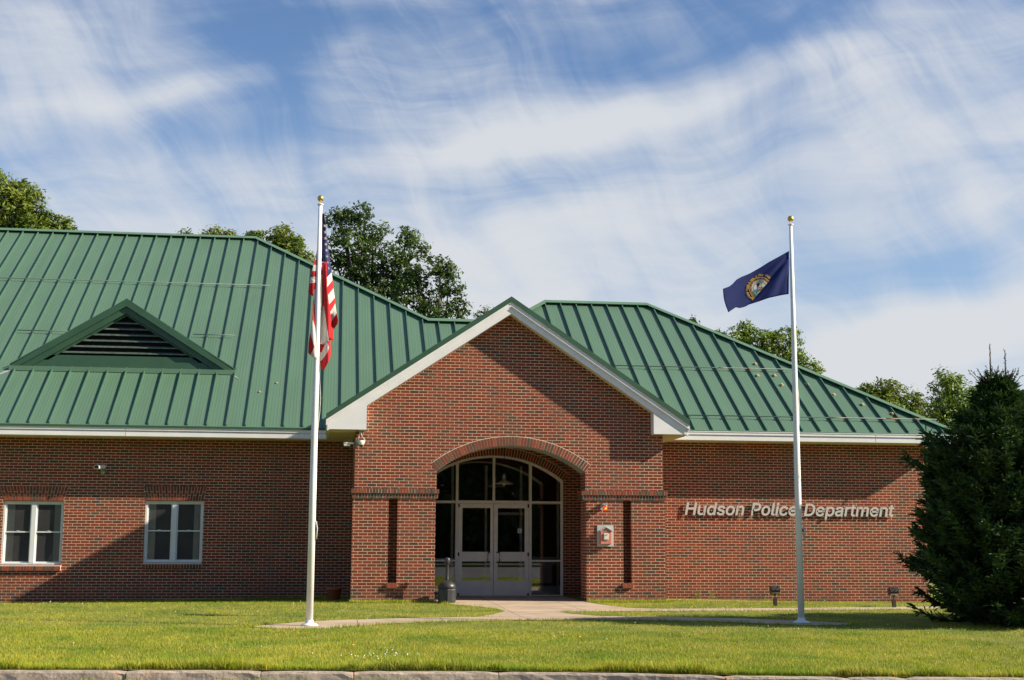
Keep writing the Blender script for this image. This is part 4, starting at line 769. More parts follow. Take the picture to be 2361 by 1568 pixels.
# ------------------------------------------------------------ US flag, hanging limp
US=[
 ('navy',[(-0.77, 6.95), (-0.731, 6.951), (-0.717, 6.819), (-0.682, 6.596), (-0.624, 6.232), (-0.58, 5.94), (-0.657, 5.823), (-0.67, 6.099), (-0.749, 6.107)]),
 ('red',[(-0.748, 6.097), (-0.67, 6.099), (-0.657, 5.823), (-0.649, 5.65), (-0.632, 5.516), (-0.609, 5.356), (-0.586, 5.23), (-0.557, 5.077), (-0.524, 4.948), (-0.52, 4.745), (-0.597, 4.743), (-0.643, 5.025), (-0.694, 5.334), (-0.729, 5.323)]),
 ('white',[(-0.657, 5.823), (-0.58, 5.94), (-0.561, 5.8), (-0.649, 5.65)]),
 ('red',[(-0.649, 5.65), (-0.561, 5.8), (-0.541, 5.659), (-0.632, 5.516)]),
 ('white',[(-0.632, 5.516), (-0.541, 5.659), (-0.514, 5.489), (-0.609, 5.356)]),
 ('red',[(-0.609, 5.356), (-0.514, 5.489), (-0.504, 5.389), (-0.586, 5.23)]),
 ('white',[(-0.586, 5.23), (-0.504, 5.389), (-0.476, 5.209), (-0.557, 5.077)]),
 ('red',[(-0.557, 5.077), (-0.476, 5.209), (-0.448, 5.09), (-0.456, 5.03), (-0.524, 4.938)]),
 ('white',[(-0.748, 5.322), (-0.694, 5.334), (-0.643, 5.025), (-0.601, 4.727), (-0.626, 4.723), (-0.673, 4.666), (-0.752, 4.674)]),
 ('red',[(-0.751, 4.672), (-0.654, 4.674), (-0.709, 4.546), (-0.748, 4.525)]),
 ('white',[(-0.626, 4.717), (-0.59, 4.608), (-0.612, 4.529), (-0.709, 4.392), (-0.744, 4.387), (-0.748, 4.525), (-0.709, 4.546), (-0.654, 4.674)]),
 ('red',[(-0.59, 4.608), (-0.564, 4.579), (-0.556, 4.5), (-0.607, 4.331), (-0.672, 4.22), (-0.725, 4.249), (-0.737, 4.391), (-0.709, 4.392), (-0.612, 4.529)]),
 ('red',[(-0.62, 4.727), (-0.57, 4.738), (-0.56, 4.579), (-0.564, 4.579), (-0.59, 4.608), (-0.626, 4.717)]),
 ('navy',[(-0.786, 6.43), (-0.782, 6.258), (-0.847, 6.249), (-0.83, 6.367), (-0.814, 6.439)]),
 ('white',[(-0.847, 6.249), (-0.782, 6.258), (-0.78, 6.16), (-0.871, 6.123)]),
 ('red',[(-0.871, 6.123), (-0.78, 6.16), (-0.777, 6.057), (-0.888, 6.034)]),
 ('white',[(-0.888, 6.034), (-0.777, 6.057), (-0.774, 5.948), (-0.913, 5.924)]),
 ('red',[(-0.913, 5.924), (-0.774, 5.948), (-0.772, 5.848), (-0.928, 5.823)]),
 ('white',[(-0.928, 5.823), (-0.772, 5.848), (-0.769, 5.743), (-0.95, 5.714)]),
 ('red',[(-0.95, 5.714), (-0.769, 5.743), (-0.766, 5.623), (-0.869, 5.619), (-0.874, 5.483), (-0.949, 5.537), (-0.97, 5.576)]),
 ('white',[(-0.869, 5.615), (-0.766, 5.623), (-0.766, 5.262), (-0.767, 4.902), (-0.824, 4.901), (-0.852, 5.259)]),
 ('red',[(-0.872, 5.483), (-0.852, 5.259), (-0.824, 4.901), (-0.885, 5.109), (-0.886, 5.358)]),
 ('white',[(-0.885, 5.109), (-0.824, 4.901), (-0.767, 4.902), (-0.767, 4.664), (-0.835, 4.603), (-0.916, 4.849), (-0.906, 5.018)]),
 ('red',[(-0.916, 4.849), (-0.835, 4.603), (-0.902, 4.466), (-0.942, 4.521), (-0.928, 4.581), (-0.938, 4.68)]),
 ('white',[(-0.835, 4.603), (-0.767, 4.664), (-0.774, 4.396), (-0.822, 4.401), (-0.902, 4.466)]),
]
USTARS=[(-0.715, 6.737), (-0.703, 6.626), (-0.696, 6.518), (-0.688, 6.413), (-0.675, 6.306), (-0.665, 6.197), (-0.65, 6.094), (-0.636, 5.989)]
NHT=[(7.589, 6.55), (7.398, 6.438), (7.208, 6.333), (7.059, 6.236), (6.857, 6.118), (6.696, 6.048), (6.602, 5.993), (6.521, 5.906), (6.454, 5.858), (6.337, 5.811)]
NHB= [(7.561, 5.756), (7.38, 5.722), (7.179, 5.67), (7.045, 5.621), (6.938, 5.585), (6.844, 5.556), (6.751, 5.508), (6.658, 5.482), (6.585, 5.493), (6.499, 5.437), (6.438, 5.393)]

def cloth(name,col,rough=.75):
    m,t,b=newmat(name); g=t.new('ShaderNodeTexCoord').outputs['Object']
    t.put(b.inputs['Base Color'],t.mix(t.mr(t.noise(g,6,4),.3,.7,0,1),tuple(c*.88 for c in col),tuple(min(1,c*1.08) for c in col))); b.inputs['Roughness'].default_value=rough; b.inputs['Specular IOR Level'].default_value=.2
    tl=t.new('ShaderNodeBsdfTranslucent'); tl.inputs[0].default_value=(*col,1); mx=t.new('ShaderNodeMixShader'); mx.inputs[0].default_value=.25
    out=t.n['Material Output']; t.l.new(b.outputs[0],mx.inputs[1]); t.l.new(tl.outputs[0],mx.inputs[2]); t.l.new(mx.outputs[0],out.inputs[0]); return m
M['red']=cloth('flag_red',(.62,.03,.035)); M['whitec']=cloth('flag_white',(.74,.66,.60)); M['navy']=cloth('flag_navy',(.045,.045,.13)); M['navy2']=cloth('state_flag_blue',(.022,.035,.15))
def usd(x,z): return .055*math.sin((x+.8)*26+z*1.3)+.03*math.sin(z*4.1+x*9)+(.03 if x>-.75 else -.0)
def subdiv(polys,disp,y0,cuts,maxl=.09):
    bm=bmesh.new(); names=[]
    for c,p in polys:
        if c not in names: names.append(c)
        vs=[bm.verts.new((x,y0,z)) for x,z in p]
        try: f=bm.faces.new(vs); f.material_index=names.index(c)
        except ValueError: pass
    bmesh.ops.triangulate(bm,faces=bm.faces)
    for _ in range(cuts):
        ed=[e for e in bm.edges if e.calc_length()>maxl]
        if not ed: break
        bmesh.ops.subdivide_edges(bm,edges=ed,cuts=1,use_grid_fill=True); bmesh.ops.triangulate(bm,faces=[f for f in bm.faces if len(f.verts)>3])
    for v in bm.verts: v.co.y=y0+disp(v.co.x,v.co.z)
    bmesh.ops.remove_doubles(bm,verts=bm.verts,dist=.004)
    for f in bm.faces: f.smooth=True
    bmesh.ops.recalc_face_normals(bm,faces=bm.faces)
    return bm,names
def flagobj(name,polys,disp,y0,mats,parent,cuts=5,thick=.004,**k):
    bm,names=subdiv(polys,disp,y0,cuts); me=bpy.data.meshes.new(name); bm.to_mesh(me); bm.free()
    for c in names: me.materials.append(mats[c])
    o=bpy.data.objects.new(name,me); COL.objects.link(o); o.parent=parent
    if thick: s=o.modifiers.new('thickness','SOLIDIFY'); s.thickness=thick; s.offset=0
    return tag(o,**k)
mm={'red':M['red'],'white':M['whitec'],'navy':M['navy']}
UF=empty('national_flag',(0,0,0),label='red and white striped flag with stars hanging limp from the left pole',cat='flag')
flagobj('striped_cloth',[p for p in US if p[0]!='navy'],usd,-7.2,mm,UF); flagobj('star_canton',[p for p in US if p[0]=='navy'],usd,-7.2,mm,UF)
def starpoly(cx,cz,r,rot=0): return [(cx+(r if i%2==0 else r*.42)*math.sin(PI*i/5+rot),cz+(r if i%2==0 else r*.42)*math.cos(PI*i/5+rot)) for i in range(10)]
for x,z in USTARS:
    b=B(); y=-7.2+usd(x,z)-.008; P_=starpoly(x,z,.033,.15); P_=[(px*.9+x*.1,pz) for px,pz in P_]; b.prism(P_,'y',y-.003,y,'whitec'); b.build('star',UF)
# ------------------------------------------------------------ state flag, flying left
def nhd(x,z): 
    t=(7.57-x); an=math.atan2(6.6-z,t+.12); return .05*math.sin(t*4.0+z*.9)*min(1,t*1.6)+.016*math.sin(an*22)*min(1,t*4)*max(.2,1-t*.6)
def crv(pts,u):
    s=u*(len(pts)-1); i=min(int(s),len(pts)-2); f=s-i; return (pts[i][0]+(pts[i+1][0]-pts[i][0])*f,pts[i][1]+(pts[i+1][1]-pts[i][1])*f)
NU,NV=44,24; vs=[];fs=[]
for i in range(NU+1):
    u=i/NU; a=crv(NHT,u); c=crv(NHB,u)
    for j in range(NV+1):
        v=j/NV; x=a[0]+(c[0]-a[0])*v; z=a[1]+(c[1]-a[1])*v
        if u>.75: x+=-.05*math.sin(v*PI)*(u-.75)*2
        # lifted fold running down-left across the seal
        dd=((x-6.905)*(6.029-5.632)-(z-5.632)*(7.248-6.905))/.5246; fold=-.03/(1+math.exp(-max(-30,min(30,(dd-.01)/.008))))*math.exp(-((dd-.01)/.16)**2) if dd>-.05 else 0.0
        vs.append((x,-7.3+nhd(x,z)+fold,z))
for i in range(NU):
    for j in range(NV): q=i*(NV+1)+j; fs.append((q,q+NV+1,q+NV+2,q+1))
NF=empty('state_flag',(0,0,0),label='dark blue flag with round gold wreathed seal blowing left from the right pole',cat='flag')
b=B(); b.mesh(vs,fs,'navy2',True); o=b.build('blue_cloth',NF); s=o.modifiers.new('thickness','SOLIDIFY'); s.thickness=.004; s.offset=0
# seal
M['sgold']=cloth('seal_gold',(.62,.36,.035)); M['swhite']=cloth('seal_white',(.66,.68,.64)); M['steal']=cloth('seal_water',(.08,.34,.36)); M['slaurel']=cloth('seal_laurel',(.17,.25,.19)); M['sbrown']=cloth('seal_brown',(.30,.14,.05)); M['ssun']=cloth('seal_sun',(.70,.50,.2)); M['sblue']=cloth('seal_sea_blue',(.2,.42,.65))
SCX,SCZ,SRR=7.048,5.848,.213
def keep(x,z): return (x-6.902)*(6.029-5.632)-(z-5.632)*(7.248-6.902)<0   # left/up side of the fold line
def clip(poly):
    def sd(p): return -((p[0]-6.905)*(6.029-5.632)-(p[1]-5.632)*(7.248-6.905))
    out=[]
    for i in range(len(poly)):
        p,q=poly[i],poly[(i+1)%len(poly)]; a,c=sd(p),sd(q)
        if a>=0: out.append(p)
        if (a>=0)!=(c>=0): t=a/(a-c); out.append((p[0]+(q[0]-p[0])*t,p[1]+(q[1]-p[1])*t))
    return out
lay=[0]
def sput(b,poly,m,h):
    poly=clip(poly)
    if len(poly)<3: return
    vs=[(x,-7.3+nhd(x,z)-.008-.003*h,z) for x,z in poly]; b.face(vs,m)
def Pp(a,r,sx=1): return (SCX+r*math.cos(a),SCZ+r*math.sin(a))
b=B(); n=40
for r0,r1,m,h in ((SRR*.93,SRR,'sgold',1),(SRR*.78,SRR*.93,'navy',1),(SRR*.73,SRR*.78,'sgold',1)):
    for i in range(n):
        a0,a1=2*PI*i/n,2*PI*(i+1)/n; sput(b,[Pp(a0,r0),Pp(a1,r0),Pp(a1,r1),Pp(a0,r1)],m,h)
for i in range(n):
    a0,a1=2*PI*i/n,2*PI*(i+1)/n; sput(b,[(SCX,SCZ),Pp(a0,SRR*.74),Pp(a1,SRR*.74)],'swhite',1)
def loc(dx,dz): return (SCX+dx*SRR/300,SCZ+dz*SRR/300)
sput(b,[loc(*p) for p in ((-215,-60),(-120,-75),(-95,-110),(-40,-140),(-25,-100),(20,-105),(-20,-160),(-100,-205),(-160,-150))],'steal',3)
sput(b,[loc(*p) for p in ((-150,-30),(10,30),(100,60),(110,10),(-60,-60),(-140,-60))],'sblue',3)
sput(b,[loc(*p) for p in ((-60,30),(0,120),(60,20))],'ssun',2)
sput(b,[loc(*p) for p in ((-110,-55),(120,55),(100,20),(0,-60),(-100,-110))],'sbrown',4)
for p in (((-85,-40),(-95,60),(-75,-10),(-60,-30)),((30,-5),(5,95),(45,20),(55,5))): sput(b,[loc(*q) for q in p],'drk2',4)
for k in range(14):
    a=R(35+k*13.5); c=(SCX+SRR*.6*math.cos(a),SCZ+SRR*.6*math.sin(a)); ta=a+PI/2+(.5 if k%2 else -.5)
    sput(b,[(c[0]+.022*math.cos(ta),c[1]+.022*math.sin(ta)),(c[0]+.007*math.cos(ta+PI/2),c[1]+.007*math.sin(ta+PI/2)),(c[0]-.022*math.cos(ta),c[1]-.022*math.sin(ta)),(c[0]-.007*math.cos(ta+PI/2),c[1]-.007*math.sin(ta+PI/2))],'slaurel',2)
b.build('seal',NF,fix=False)
# mirrored ring lettering (flag seen from its back)
b=B(); txt='SEAL OF THE STATE OF NEW HAMPSHIRE'; a0=R(48)
for k,ch in enumerate(txt):
    a=a0+k*R(5.9)
    if ch==' ' or a>R(240): continue
    me=text_mesh(ch,.034,0,.0); c=[v.co.copy() for v in me.vertices]; fsx=[tuple(p.vertices) for p in me.polygons]
    if not c: continue
    wdt=max(v.x for v in c); pts=[]
    for v in c:
        r=SRR*.80+v.y*.95; aa=a+(v.x-wdt/2)/(SRR*.86); x,z=SCX+r*math.cos(aa),SCZ+r*math.sin(aa); pts.append((x,-7.3+nhd(x,z)-.018,z))
    if keep(pts[0][0],pts[0][2]): b.mesh(pts,fsx,'sgold')
b.build('seal_lettering',NF,fix=False)
for k,(x,z) in enumerate([(6.914,6.012),(7.072,6.093),(7.199,6.055),(6.819,5.883),(6.816,5.744),(6.899,5.663)]):
    b=B(); ang=math.atan2(z-SCZ,x-SCX)+PI/2
    for j in range(-2,3):
        for sd_ in (-1,1):
            cx=x+math.cos(ang)*j*.017; cz=z+math.sin(ang)*j*.017; ta=ang+sd_*.8
            p=[(cx,cz),(cx+.012*math.cos(ta)-.007*math.sin(ta),cz+.012*math.sin(ta)+.007*math.cos(ta)),(cx+.034*math.cos(ta),cz+.034*math.sin(ta)),(cx+.012*math.cos(ta)+.007*math.sin(ta),cz+.012*math.sin(ta)-.007*math.cos(ta))]
            sput(b,p,'sgold',2)
    b.build('seal_leaf',NF,fix=False)
for x,z in [(6.982,6.07),(7.146,6.089),(6.845,5.95),(6.796,5.813),(6.857,5.683)]: b=B(); sput(b,starpoly(x,z,.02),'sgold',2); b.build('seal_star',NF,fix=False)
# ------------------------------------------------------------ small fixtures
M['camw']=mat('cream_camera_housing',(.70,.69,.60),.4,.05); M['camg']=mat('grey_camera_part',(.28,.29,.27),.5)
M['lens']=mat('dark_camera_glass',(.015,.018,.012),.1)
CA=empty('security_camera',(-5.93,YL,3.0),label='pale bullet security camera on the shaded left brick wall',cat='security camera')
Mx=Matrix.Rotation(R(-28),4,'Z')@Matrix.Rotation(R(4),4,'X')
b=B(); L=Matrix.Translation((-.02,-.20,.05))@Mx
prof=[]
pr=[(-.075,-.03),(-.06,-.05),(.05,-.05),(.07,-.03),(.07,.02),(.045,.05),(-.05,.05),(-.075,.03)]
vs=[L@Vector((x,y,z)) for y in (-.17,.08) for x,z in pr]; b.mesh(vs,[tuple(range(8)),tuple(range(15,7,-1))]+[(i,i+8,(i+1)%8+8,(i+1)%8) for i in range(8)],'camw'); b.build('housing',CA,bevel=.006)
b=B(); b.box(-.052,.048,-.178,-.171,-.033,.036,'lens',L); b.build('window',CA)
b=B(); b.tube([(0,-.03,-.06),(-.01,-.14,-.055),(-.01,-.17,.0)],.024,'camg',10); b.build('arm',CA)
b=B(); b.tube([(0.0,0,-.07),(0.0,-.035,-.07)],.055,'camg',18); b.tube([(0.0,-.03,-.07),(0.0,-.06,-.07)],.03,'camw',14); b.build('mount',CA)
# dome camera and flat side lamp at the porch corner
CB=empty('dome_camera',(.13,0,3.47),label='white dome security camera with loose cable at the porch corner under the eave',cat='security camera')
b=B(); b.lathe([(.03,.075),(.07,.07),(.075,.02),(.06,-.01),(.055,-.03)],'camw',(0,-.14,0)); b.build('housing',CB)
b=B(); b.ball((0,-.14,-.025),.048,'lens',16,8); b.build('dome',CB)
b=B(); b.box(-.09,-.03,-.16,-.0,.0,.05,'camg'); b.box(-.12,-.07,-.05,.03,-.05,.14,'camg'); b.build('bracket',CB)
b=B(); b.tube([(.0,-.08,.3),(-.005,-.09,.22),(.02,-.1,.16),(.07,-.13,.11),(.085,-.14,.06),(.075,-.14,.03)],.007,'camw',6); b.tube([(-.03,-.05,.22),(-.07,-.06,.08)],.008,'camw',6); b.box(-.05,.01,-.09,-.03,.2,.3,'camg'); b.build('cable',CB)
FL=empty('wall_lamp',(-.02,0.05,3.47),label='white flat lamp head pointing left off the porch corner',cat='lamp')
b=B(); b.box(-.24,-.02,-.06,.06,.0,.045,'camw'); b.box(-.235,-.09,-.055,.055,-.045,.0,'camw'); b.build('head',FL,bevel=.012)
b=B(); b.box(-.02,.0,-.03,.03,-.10,.05,'camg'); b.build('bracket',FL)
# red beacon
def emit(name,col,st,base):
    m,t,bb=newmat(name); bb.inputs['Base Color'].default_value=(*base,1); bb.inputs['Emission Color'].default_value=(*col,1); bb.inputs['Emission Strength'].default_value=st; bb.inputs['Roughness'].default_value=.2; return m
M['beac']=emit('lit_red_lens',(1,.05,.01),.9,(.7,.02,.01)); M['bulb']=emit('warm_bulb',(1,.28,.02),1.6,(.8,.2,.02)); M['galv']=mat('grey_metal',(.33,.34,.36),.5,.1)
BE=empty('beacon_light',(5.62,-.03,2.17),label='glowing red beacon lamp on grey bracket high on the right brick pier',cat='lamp')
b=B(); b.box(-.075,-.03,-.06,0,-.115,-.005,'galv'); b.box(-.06,.055,-.21,0,-.006,.03,'galv'); b.tube([(.02,-.14,.0),(.02,-.14,-.025)],.042,'galv',18); b.build('bracket',BE)
b=B(); b.lathe([(.036,-.02),(.04,-.05),(.037,-.1),(.02,-.125),(.003,-.13)],'beac',(.02,-.14,0),20); b.build('lens',BE)
b=B(); b.ball((.018,-.165,-.085),.022,'bulb',12,8); b.build('bulb',BE)
# call box
M['callred']=mat('faded_red_paint',(.56,.19,.13),.6,.12,12); M['plate']=mat('pale_grey_plate',(.46,.47,.44),.6,.05)
CBX=empty('alarm_box',(5.655,-.03,1.465),label='faded red fire alarm box on grey plate on the right brick pier',cat='alarm box')
b=B(); b.box(-.187,.187,-.025,0,-.235,.24,'plate'); b.build('back_plate',CBX,bevel=.005)
b=B(); b.box(-.125,.125,-.115,-.025,-.18,.12,'callred'); b.prism([(-.125,.12),(.125,.12),(0,.185)],'y',-.115,-.025,'callred'); b.box(-.13,.13,-.125,-.112,-.175,-.155,'callred'); b.build('box_body',CBX,bevel=.008)
b=B()
for sg in (-1,1): b.mesh([(0,-.14,.215),(sg*.145,-.14,.125),(sg*.145,-.02,.125),(0,-.02,.215),(0,-.14,.195),(sg*.145,-.14,.107),(sg*.145,-.02,.107),(0,-.02,.195)],[(0,1,2,3),(4,7,6,5),(0,4,5,1),(1,5,6,2),(2,6,7,3),(3,7,4,0)],'plate')
b.build('hood',CBX)
M['ivory']=mat('ivory_pull_plate',(.66,.62,.52),.5)
b=B(); b.box(-.05,.055,-.135,-.115,-.075,.065,'ivory'); b.prism([(-.035,.03),(.04,.05),(.03,.02),(-.03,.01)],'y',-.14,-.135,'galv'); b.box(-.035,.035,-.125,-.115,-.10,-.085,'galv'); b.build('pull_plate',CBX,bevel=.006)
word(CBX,'FIRE',-.06,.06,.09,.036,-.118,M['galv'],'letter',.003,0,.002)
# spout at the corner
M['plast']=mat('black_plastic',(.012,.012,.013),.5)
SP=empty('wall_spout',(7.06,YR,.43),label='black downspout outlet low on the wall right of the porch',cat='spout')
b=B(); b.box(0,.14,-.13,0,-.07,.06,'plast'); b.build('elbow',SP,bevel=.02)
b=B(); b.tube([(.1,-.07,.02),(.29,-.1,.03)],.035,'plast',12); b.build('nozzle',SP)
b=B(); b.tube([(.0,-.05,.1),(.04,-.06,.08),(.05,-.06,.05)],.016,'camw',8); b.build('stub_pipe',SP)
# pendant
PL=empty('pendant_lamp',(3.68,2.6,3.4),label='white enamel pendant lamp hanging under the porch arch over the doors',cat='lamp')
M['enamel']=mat('white_enamel',(.40,.38,.34),.4)
b=B(); b.tube([(0,0,.55),(0,0,-.42)],.006,'plast',6); b.build('cord',PL)
b=B(); b.lathe([(.02,-.42),(.035,-.47),(.045,-.50),(.045,-.57)],'galv',seg=18); b.build('socket',PL)
b=B(); prof=[(.045,-.575),(.06,-.59),(.10,-.605),(.215,-.662),(.22,-.672),(.21,-.668),(.09,-.615),(.05,-.60)]
b.lathe(prof,'enamel',seg=28); b.build('lamp_shade',PL)
b=B(); b.ball((0,0,-.67),.04,'ivory',12,8); b.build('bulb',PL)
# ashtray
M['ash']=mat('dark_grey_plastic',(.032,.032,.033),.42,.15,8)
AS=empty('ashtray_stand',(2.06,-.35,g1(2.06,-.35)+.02),label='dark grey plastic cigarette receptacle with thin neck beside the left pier',cat='ashtray')
b=B(); b.lathe([(.185,0),(.195,.02),(.2,.27),(.19,.30)],'ash',seg=12,smooth=False); b.build('base_bucket',AS,bevel=.004)
b=B(); b.lathe([(.2,.30),(.2,.345),(.185,.385),(.15,.425),(.10,.455),(.05,.472),(.03,.478)],'ash',seg=28); b.build('dome_lid',AS)
b=B(); b.lathe([(.045,.47),(.036,.5),(.036,.82),(.04,.83)],'ash',seg=16); b.build('neck',AS)
b=B(); b.lathe([(.045,.82),(.062,.85),(.064,.93),(.05,.96),(.02,.967)],'ash',seg=16); b.box(-.05,-.02,-.075,-.05,.86,.93,'plast'); b.build('top_cap',AS)
# flood lights
M['bronze']=mat('dark_bronze_metal',(.035,.025,.018),.45,.1); M['flg']=mat('lamp_glass',(.35,.36,.30),.15)
def flood(x,y,lab):
    r=empty('floodlight',(x,y,g1(x,y)),label=lab,cat='floodlight',group='floodlights on the lawn by the right wall')
    b=B(); b.box(-.045,.045,-.03,.03,-.05,.2,'bronze'); b.build('post',r,bevel=.004)
    b=B(); b.tube([(0,0,.19),(0,0,.27)],.014,'bronze',8); b.box(-.03,.03,-.02,.02,.25,.29,'bronze'); b.build('knuckle',r)
    Lm=Matrix.Translation((0,.01,.37))@Matrix.Rotation(R(-35),4,'X')
    b=B(); b.box(-.115,.115,-.07,.075,-.075,.08,'bronze',Lm)
    for i in range(7): q=-.1+i*.0333; b.box(q-.005,q+.005,-.1,-.07,-.07,.085,'bronze',Lm)
    b.build('head',r,bevel=.006)
    b=B(); b.box(-.095,.095,-.04,.04,-.085,-.076,'flg',Lm); b.build('lens',r); r.scale=(.88,.88,.92)
    return r
flood(9.02,-1.76,'bronze floodlight on short post left of the right flagpole'); flood(11.4,-2.45,'bronze floodlight on short post tucked beside the dark spruce')
# potted plant
M['terra']=mat('terracotta_plastic',(.40,.11,.05),.7,.1)
PP=empty('potted_plant',(-.38,1.9,g1(-.38,1.9)),label='terracotta pot with tall thin leafy plant in the shade left of the porch',cat='potted plant')
b=B(); b.lathe([(.12,0),(.165,.24),(.185,.245),(.19,.30),(.17,.30),(.15,.26)],'terra',seg=24); b.build('pot',PP)

# ------------------------------------------------------------ vegetation
def leafmat(name,c1,c2,transl=.35,rough=.5):
    m,t,b=newmat(name); g=t.new('ShaderNodeTexCoord').outputs['Object']
    at=t.new('ShaderNodeVertexColor'); at.layer_name='tint'
    c=t.mix(t.mr(t.noise(g,.9,3),.35,.65,0,1),c1,c2); c=t.mix(1.0,c,at.outputs[0],'MULTIPLY')
    t.put(b.inputs['Base Color'],c); b.inputs['Roughness'].default_value=rough; b.inputs['Specular IOR Level'].default_value=.3
    tl=t.new('ShaderNodeBsdfTranslucent'); t.put(tl.inputs[0],c); mx=t.new('ShaderNodeMixShader'); mx.inputs[0].default_value=transl
    out=t.n['Material Output']; t.l.new(b.outputs[0],mx.inputs[1]); t.l.new(tl.outputs[0],mx.inputs[2]); t.l.new(mx.outputs[0],out.inputs[0]); return m
M['bark']=mat('bark',(.09,.075,.06),.9,.25,3,.5,20)
M['leafA']=leafmat('oak_leaf',(.05,.10,.018),(.085,.14,.024)); M['leafB']=leafmat('maple_leaf',(.12,.21,.024),(.19,.26,.034)); M['leafC']=leafmat('ash_leaf',(.11,.185,.022),(.19,.23,.032))
M['needle']=leafmat('spruce_needle',(.030,.062,.020),(.050,.095,.024),.15,.6)
def leaf_quads(P,N,size,asp=.7):
    """quads centred on P (n,3) with normals N"""
    n=len(P); N=N/np.linalg.norm(N,axis=1,keepdims=True); r=rng.normal(size=(n,3)); U=np.cross(N,r); U/=np.linalg.norm(U,axis=1,keepdims=True); W_=np.cross(N,U)
    s=size[:,None]; V=np.stack([P-U*s*.9,P-W_*s*asp*.55+U*s*.1,P+U*s*.9,P+W_*s*asp*.55-U*s*.1],1).reshape(-1,3)
    return V
def tree(name,x,y,lobes,leaf,lsize,dens,label,group='trees behind the building',trunk=True,cl_r=.42,cols=((.8,.8,.8),(1.25,1.15,.9))):
    """lobes: (lx,lz,r[,dy]) world coordinates"""
    r_=empty(name,(0,0,0),label=label,cat='tree',group=group)
    Vs=[];Cs=[]; limbs=[]
    for L in lobes:
        lx,lz,r=L[:3]; ly=y+(L[3] if len(L)>3 else rng.uniform(-.5,.5)*r)
        r*=rng.uniform(.85,1.1); nc=int(dens*1.5*r*r)+6
        d=rng.normal(size=(nc,3)); d/=np.linalg.norm(d,axis=1,keepdims=True); rad=r*(.35+.75*rng.random(nc)**.6)
        C=np.array([lx,ly,lz])+d*rad[:,None]*np.array([1,1,.9])
        k=18; cr=cl_r*.8*rng.uniform(.45,1.25,nc)*min(1,.45+r*.8)
        off=rng.normal(size=(nc,k,3)); off/=np.linalg.norm(off,axis=2,keepdims=True); off*= (rng.random((nc,k,1))**.5)*cr[:,None,None]
        P=(C[:,None,:]+off*np.array([1,1,.7])).reshape(-1,3)
        N=off.reshape(-1,3)*.6+np.repeat(d,k,0)*.35+np.array([0,0,.25])+rng.normal(size=P.shape)*.25
        sz=lsize*.82*rng.uniform(.6,1.25,len(P)); Vs.append(leaf_quads(P,N,sz))
        tnt=rng.uniform(0,1,(nc,1)).repeat(k,1).reshape(-1,1)*.7+rng.random((nc*k,1))*.3
        c=np.array(cols[0])*(1-tnt)+np.array(cols[1])*tnt; Cs.append(np.repeat(c,4,0)); limbs.append((lx,ly,lz,r,C))
    V=np.concatenate(Vs); n=len(V)//4; F=np.arange(n*4).reshape(n,4)
    numesh('crown',V,F,[M[leaf]],cols=np.concatenate(Cs),parent=r_)
    if trunk:
        b=B(); tz=min(l[2] for l in limbs)-1.0; h=max(l[2] for l in limbs)
        tr=.035*h*.35+.08
        b.tube([(x,y,g1(x,y)-.5),(x+.1,y,tz*.5),(x,y+.1,tz)],[tr*1.3,tr,tr*.75],'bark',8)
        for lx,ly,lz,r,C in limbs:
            midp=Vector((x*.45+lx*.55,y*.5+ly*.5,tz+(lz-tz)*.55)); b.tube([(x,y+.1,tz-.2),midp,(lx,ly,lz)],[tr*.6,tr*.35,.03],'bark',6)
            for q in C[:10]: b.tube([(lx,ly,lz-r*.3),((lx+q[0])/2,(ly+q[1])/2,(lz+q[2])/2-.05),tuple(q)],[.03,.02,.008],'bark',4)
        b.build('trunk',r_)
    return r_
